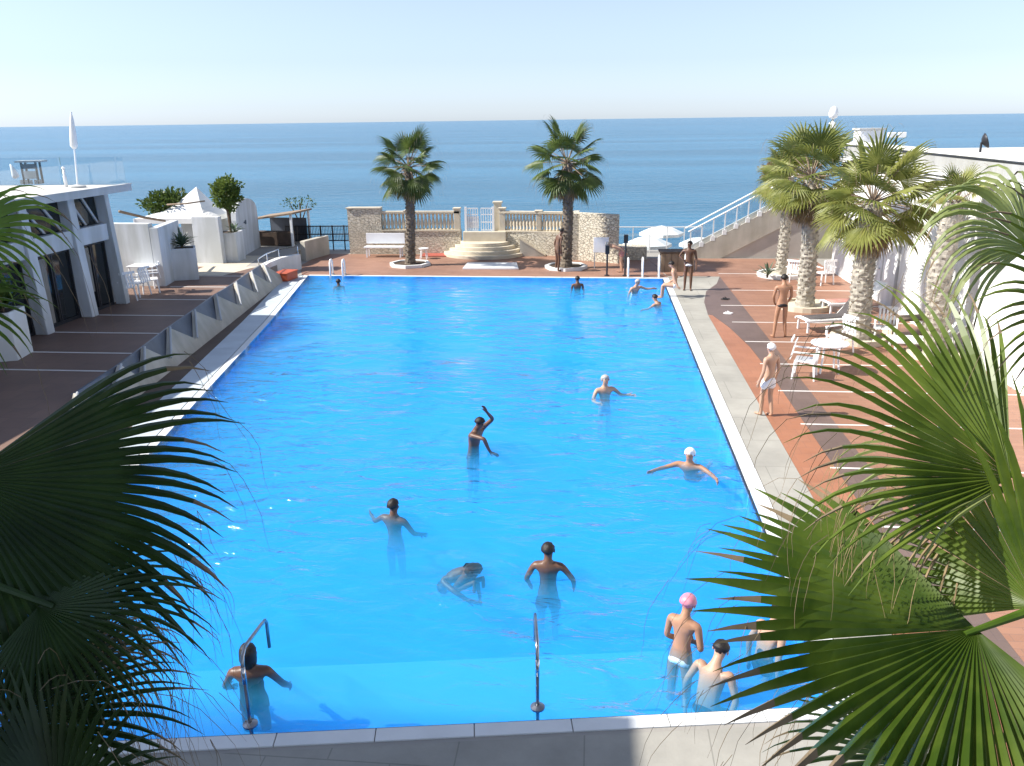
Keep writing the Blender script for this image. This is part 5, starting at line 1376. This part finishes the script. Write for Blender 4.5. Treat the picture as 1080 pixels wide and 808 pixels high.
# stacked white tables and chairs on the left terrace
g = 'white furniture grouped on the left terrace'
dup(ch, at(132, 318, TZ), R_(-120), 'white armchair nearest the pavilion end in the left group', g)
dup(ch, at(147, 312, TZ), R_(-100), 'white armchair in the middle of the left terrace group', g)
dup(ch, at(160, 308, TZ), R_(-60), 'white armchair at the right of the left terrace group', g)
p = at(150, 306, TZ)
t = thing('terrace_table', 'white plastic table behind the grouped chairs on the left terrace', 'table', (p[0]-.1, p[1]+.6, TZ))
mb = MB(); mb.box((0, 0, .71), (.9, .8, .04)); mb.build('tabletop', plastic, t, bevel=.015)
for sx_ in (-.38, .38):
    for sy_ in (-.33, .33):
        mb = MB(); mb.tube([(sx_, sy_, .7), (sx_*1.05, sy_*1.05, .006)], .028, 6); mb.build('leg', plastic, t)

# near handrails in the pool
def handrail(label, px, py, ppx, ppy, drop):
    b = gp(px, py, SH); p = gp(px, py, 0)
    x, y = p.x, p.y
    top = ay(ppx, ppy, y).z
    t = thing('pool_handrail', label, 'handrail', (x, y, SH), 0, 'steel grab rails at the near edge')
    hh = top-SH; dx = V((-.1, 1, 0)).normalized()
    pts = [V((0, 0, 0)), V((0, 0, hh-.14)), dx*.03+V((0, 0, hh-.05)), dx*.11+V((0, 0, hh)), dx*.62+V((0, 0, hh-.10)), dx*.76+V((0, 0, hh-.135)), dx*.80+V((0, 0, hh-.2)), dx*.80+V((0, 0, hh-drop))]
    mb = MB(); mb.tube(pts, .019, 10); mb.build('rail', darksteel, t, True)
    mb = MB(); mb.lathe((0, 0, -WZ*0+(-SH)-.03), [(.025, 0), (.075, .012), (.075, .03), (.03, .05)], 14); mb.build('flange', darksteel, t)
    mb = MB(); mb.tube([V((0, 0, hh-.34)), V((0, 0, hh-.15))], .0215, 10); mb.build('sleeve', steel, t, True)
handrail('bent steel handrail rising in front of the long-haired swimmer', 264, 763, 258, 690, .5)
handrail('bent steel handrail standing alone at the middle of the near edge', 567, 745, 563, 682, .5)

# ------------------------------------------------------------------ light
sd = V((-1, -.145, .92)).normalized()
el = math.asin(sd.z); az = math.atan2(sd.x, sd.y)
w = bpy.data.worlds.new('World'); SC.world = w; w.use_nodes = True
nt = w.node_tree; bg = nt.nodes['Background']
sky = nt.nodes.new('ShaderNodeTexSky'); sky.sky_type = 'NISHITA'; sky.sun_disc = False
sky.sun_elevation = el; sky.sun_rotation = az; sky.air_density = 1.0; sky.dust_density = .35; sky.ozone_density = 2.5; sky.altitude = 0
tint = nt.nodes.new('ShaderNodeMixRGB'); tint.blend_type = 'MULTIPLY'; tint.inputs['Fac'].default_value = 1
tint.inputs['Color2'].default_value = (.84, .955, 1.17, 1)
desat = nt.nodes.new('ShaderNodeHueSaturation'); desat.inputs['Saturation'].default_value = .45
nt.links.new(sky.outputs[0], desat.inputs['Color']); nt.links.new(desat.outputs[0], tint.inputs['Color1']); nt.links.new(tint.outputs[0], bg.inputs['Color']); bg.inputs['Strength'].default_value = .085
su = bpy.data.lights.new('sun', 'SUN'); su.energy = 4.8; su.angle = R_(.53); su.color = (1, .95, .87)
so = bpy.data.objects.new('sun', su); C.objects.link(so); so.rotation_euler = sd.to_track_quat('Z', 'Y').to_euler()
SC.view_settings.view_transform = 'Standard'; SC.view_settings.look = 'None'; SC.view_settings.gamma = 1; SC.view_settings.exposure = 0.95
SC.cycles.max_bounces = 10; SC.cycles.volume_bounces = 5; SC.cycles.transparent_max_bounces = 16
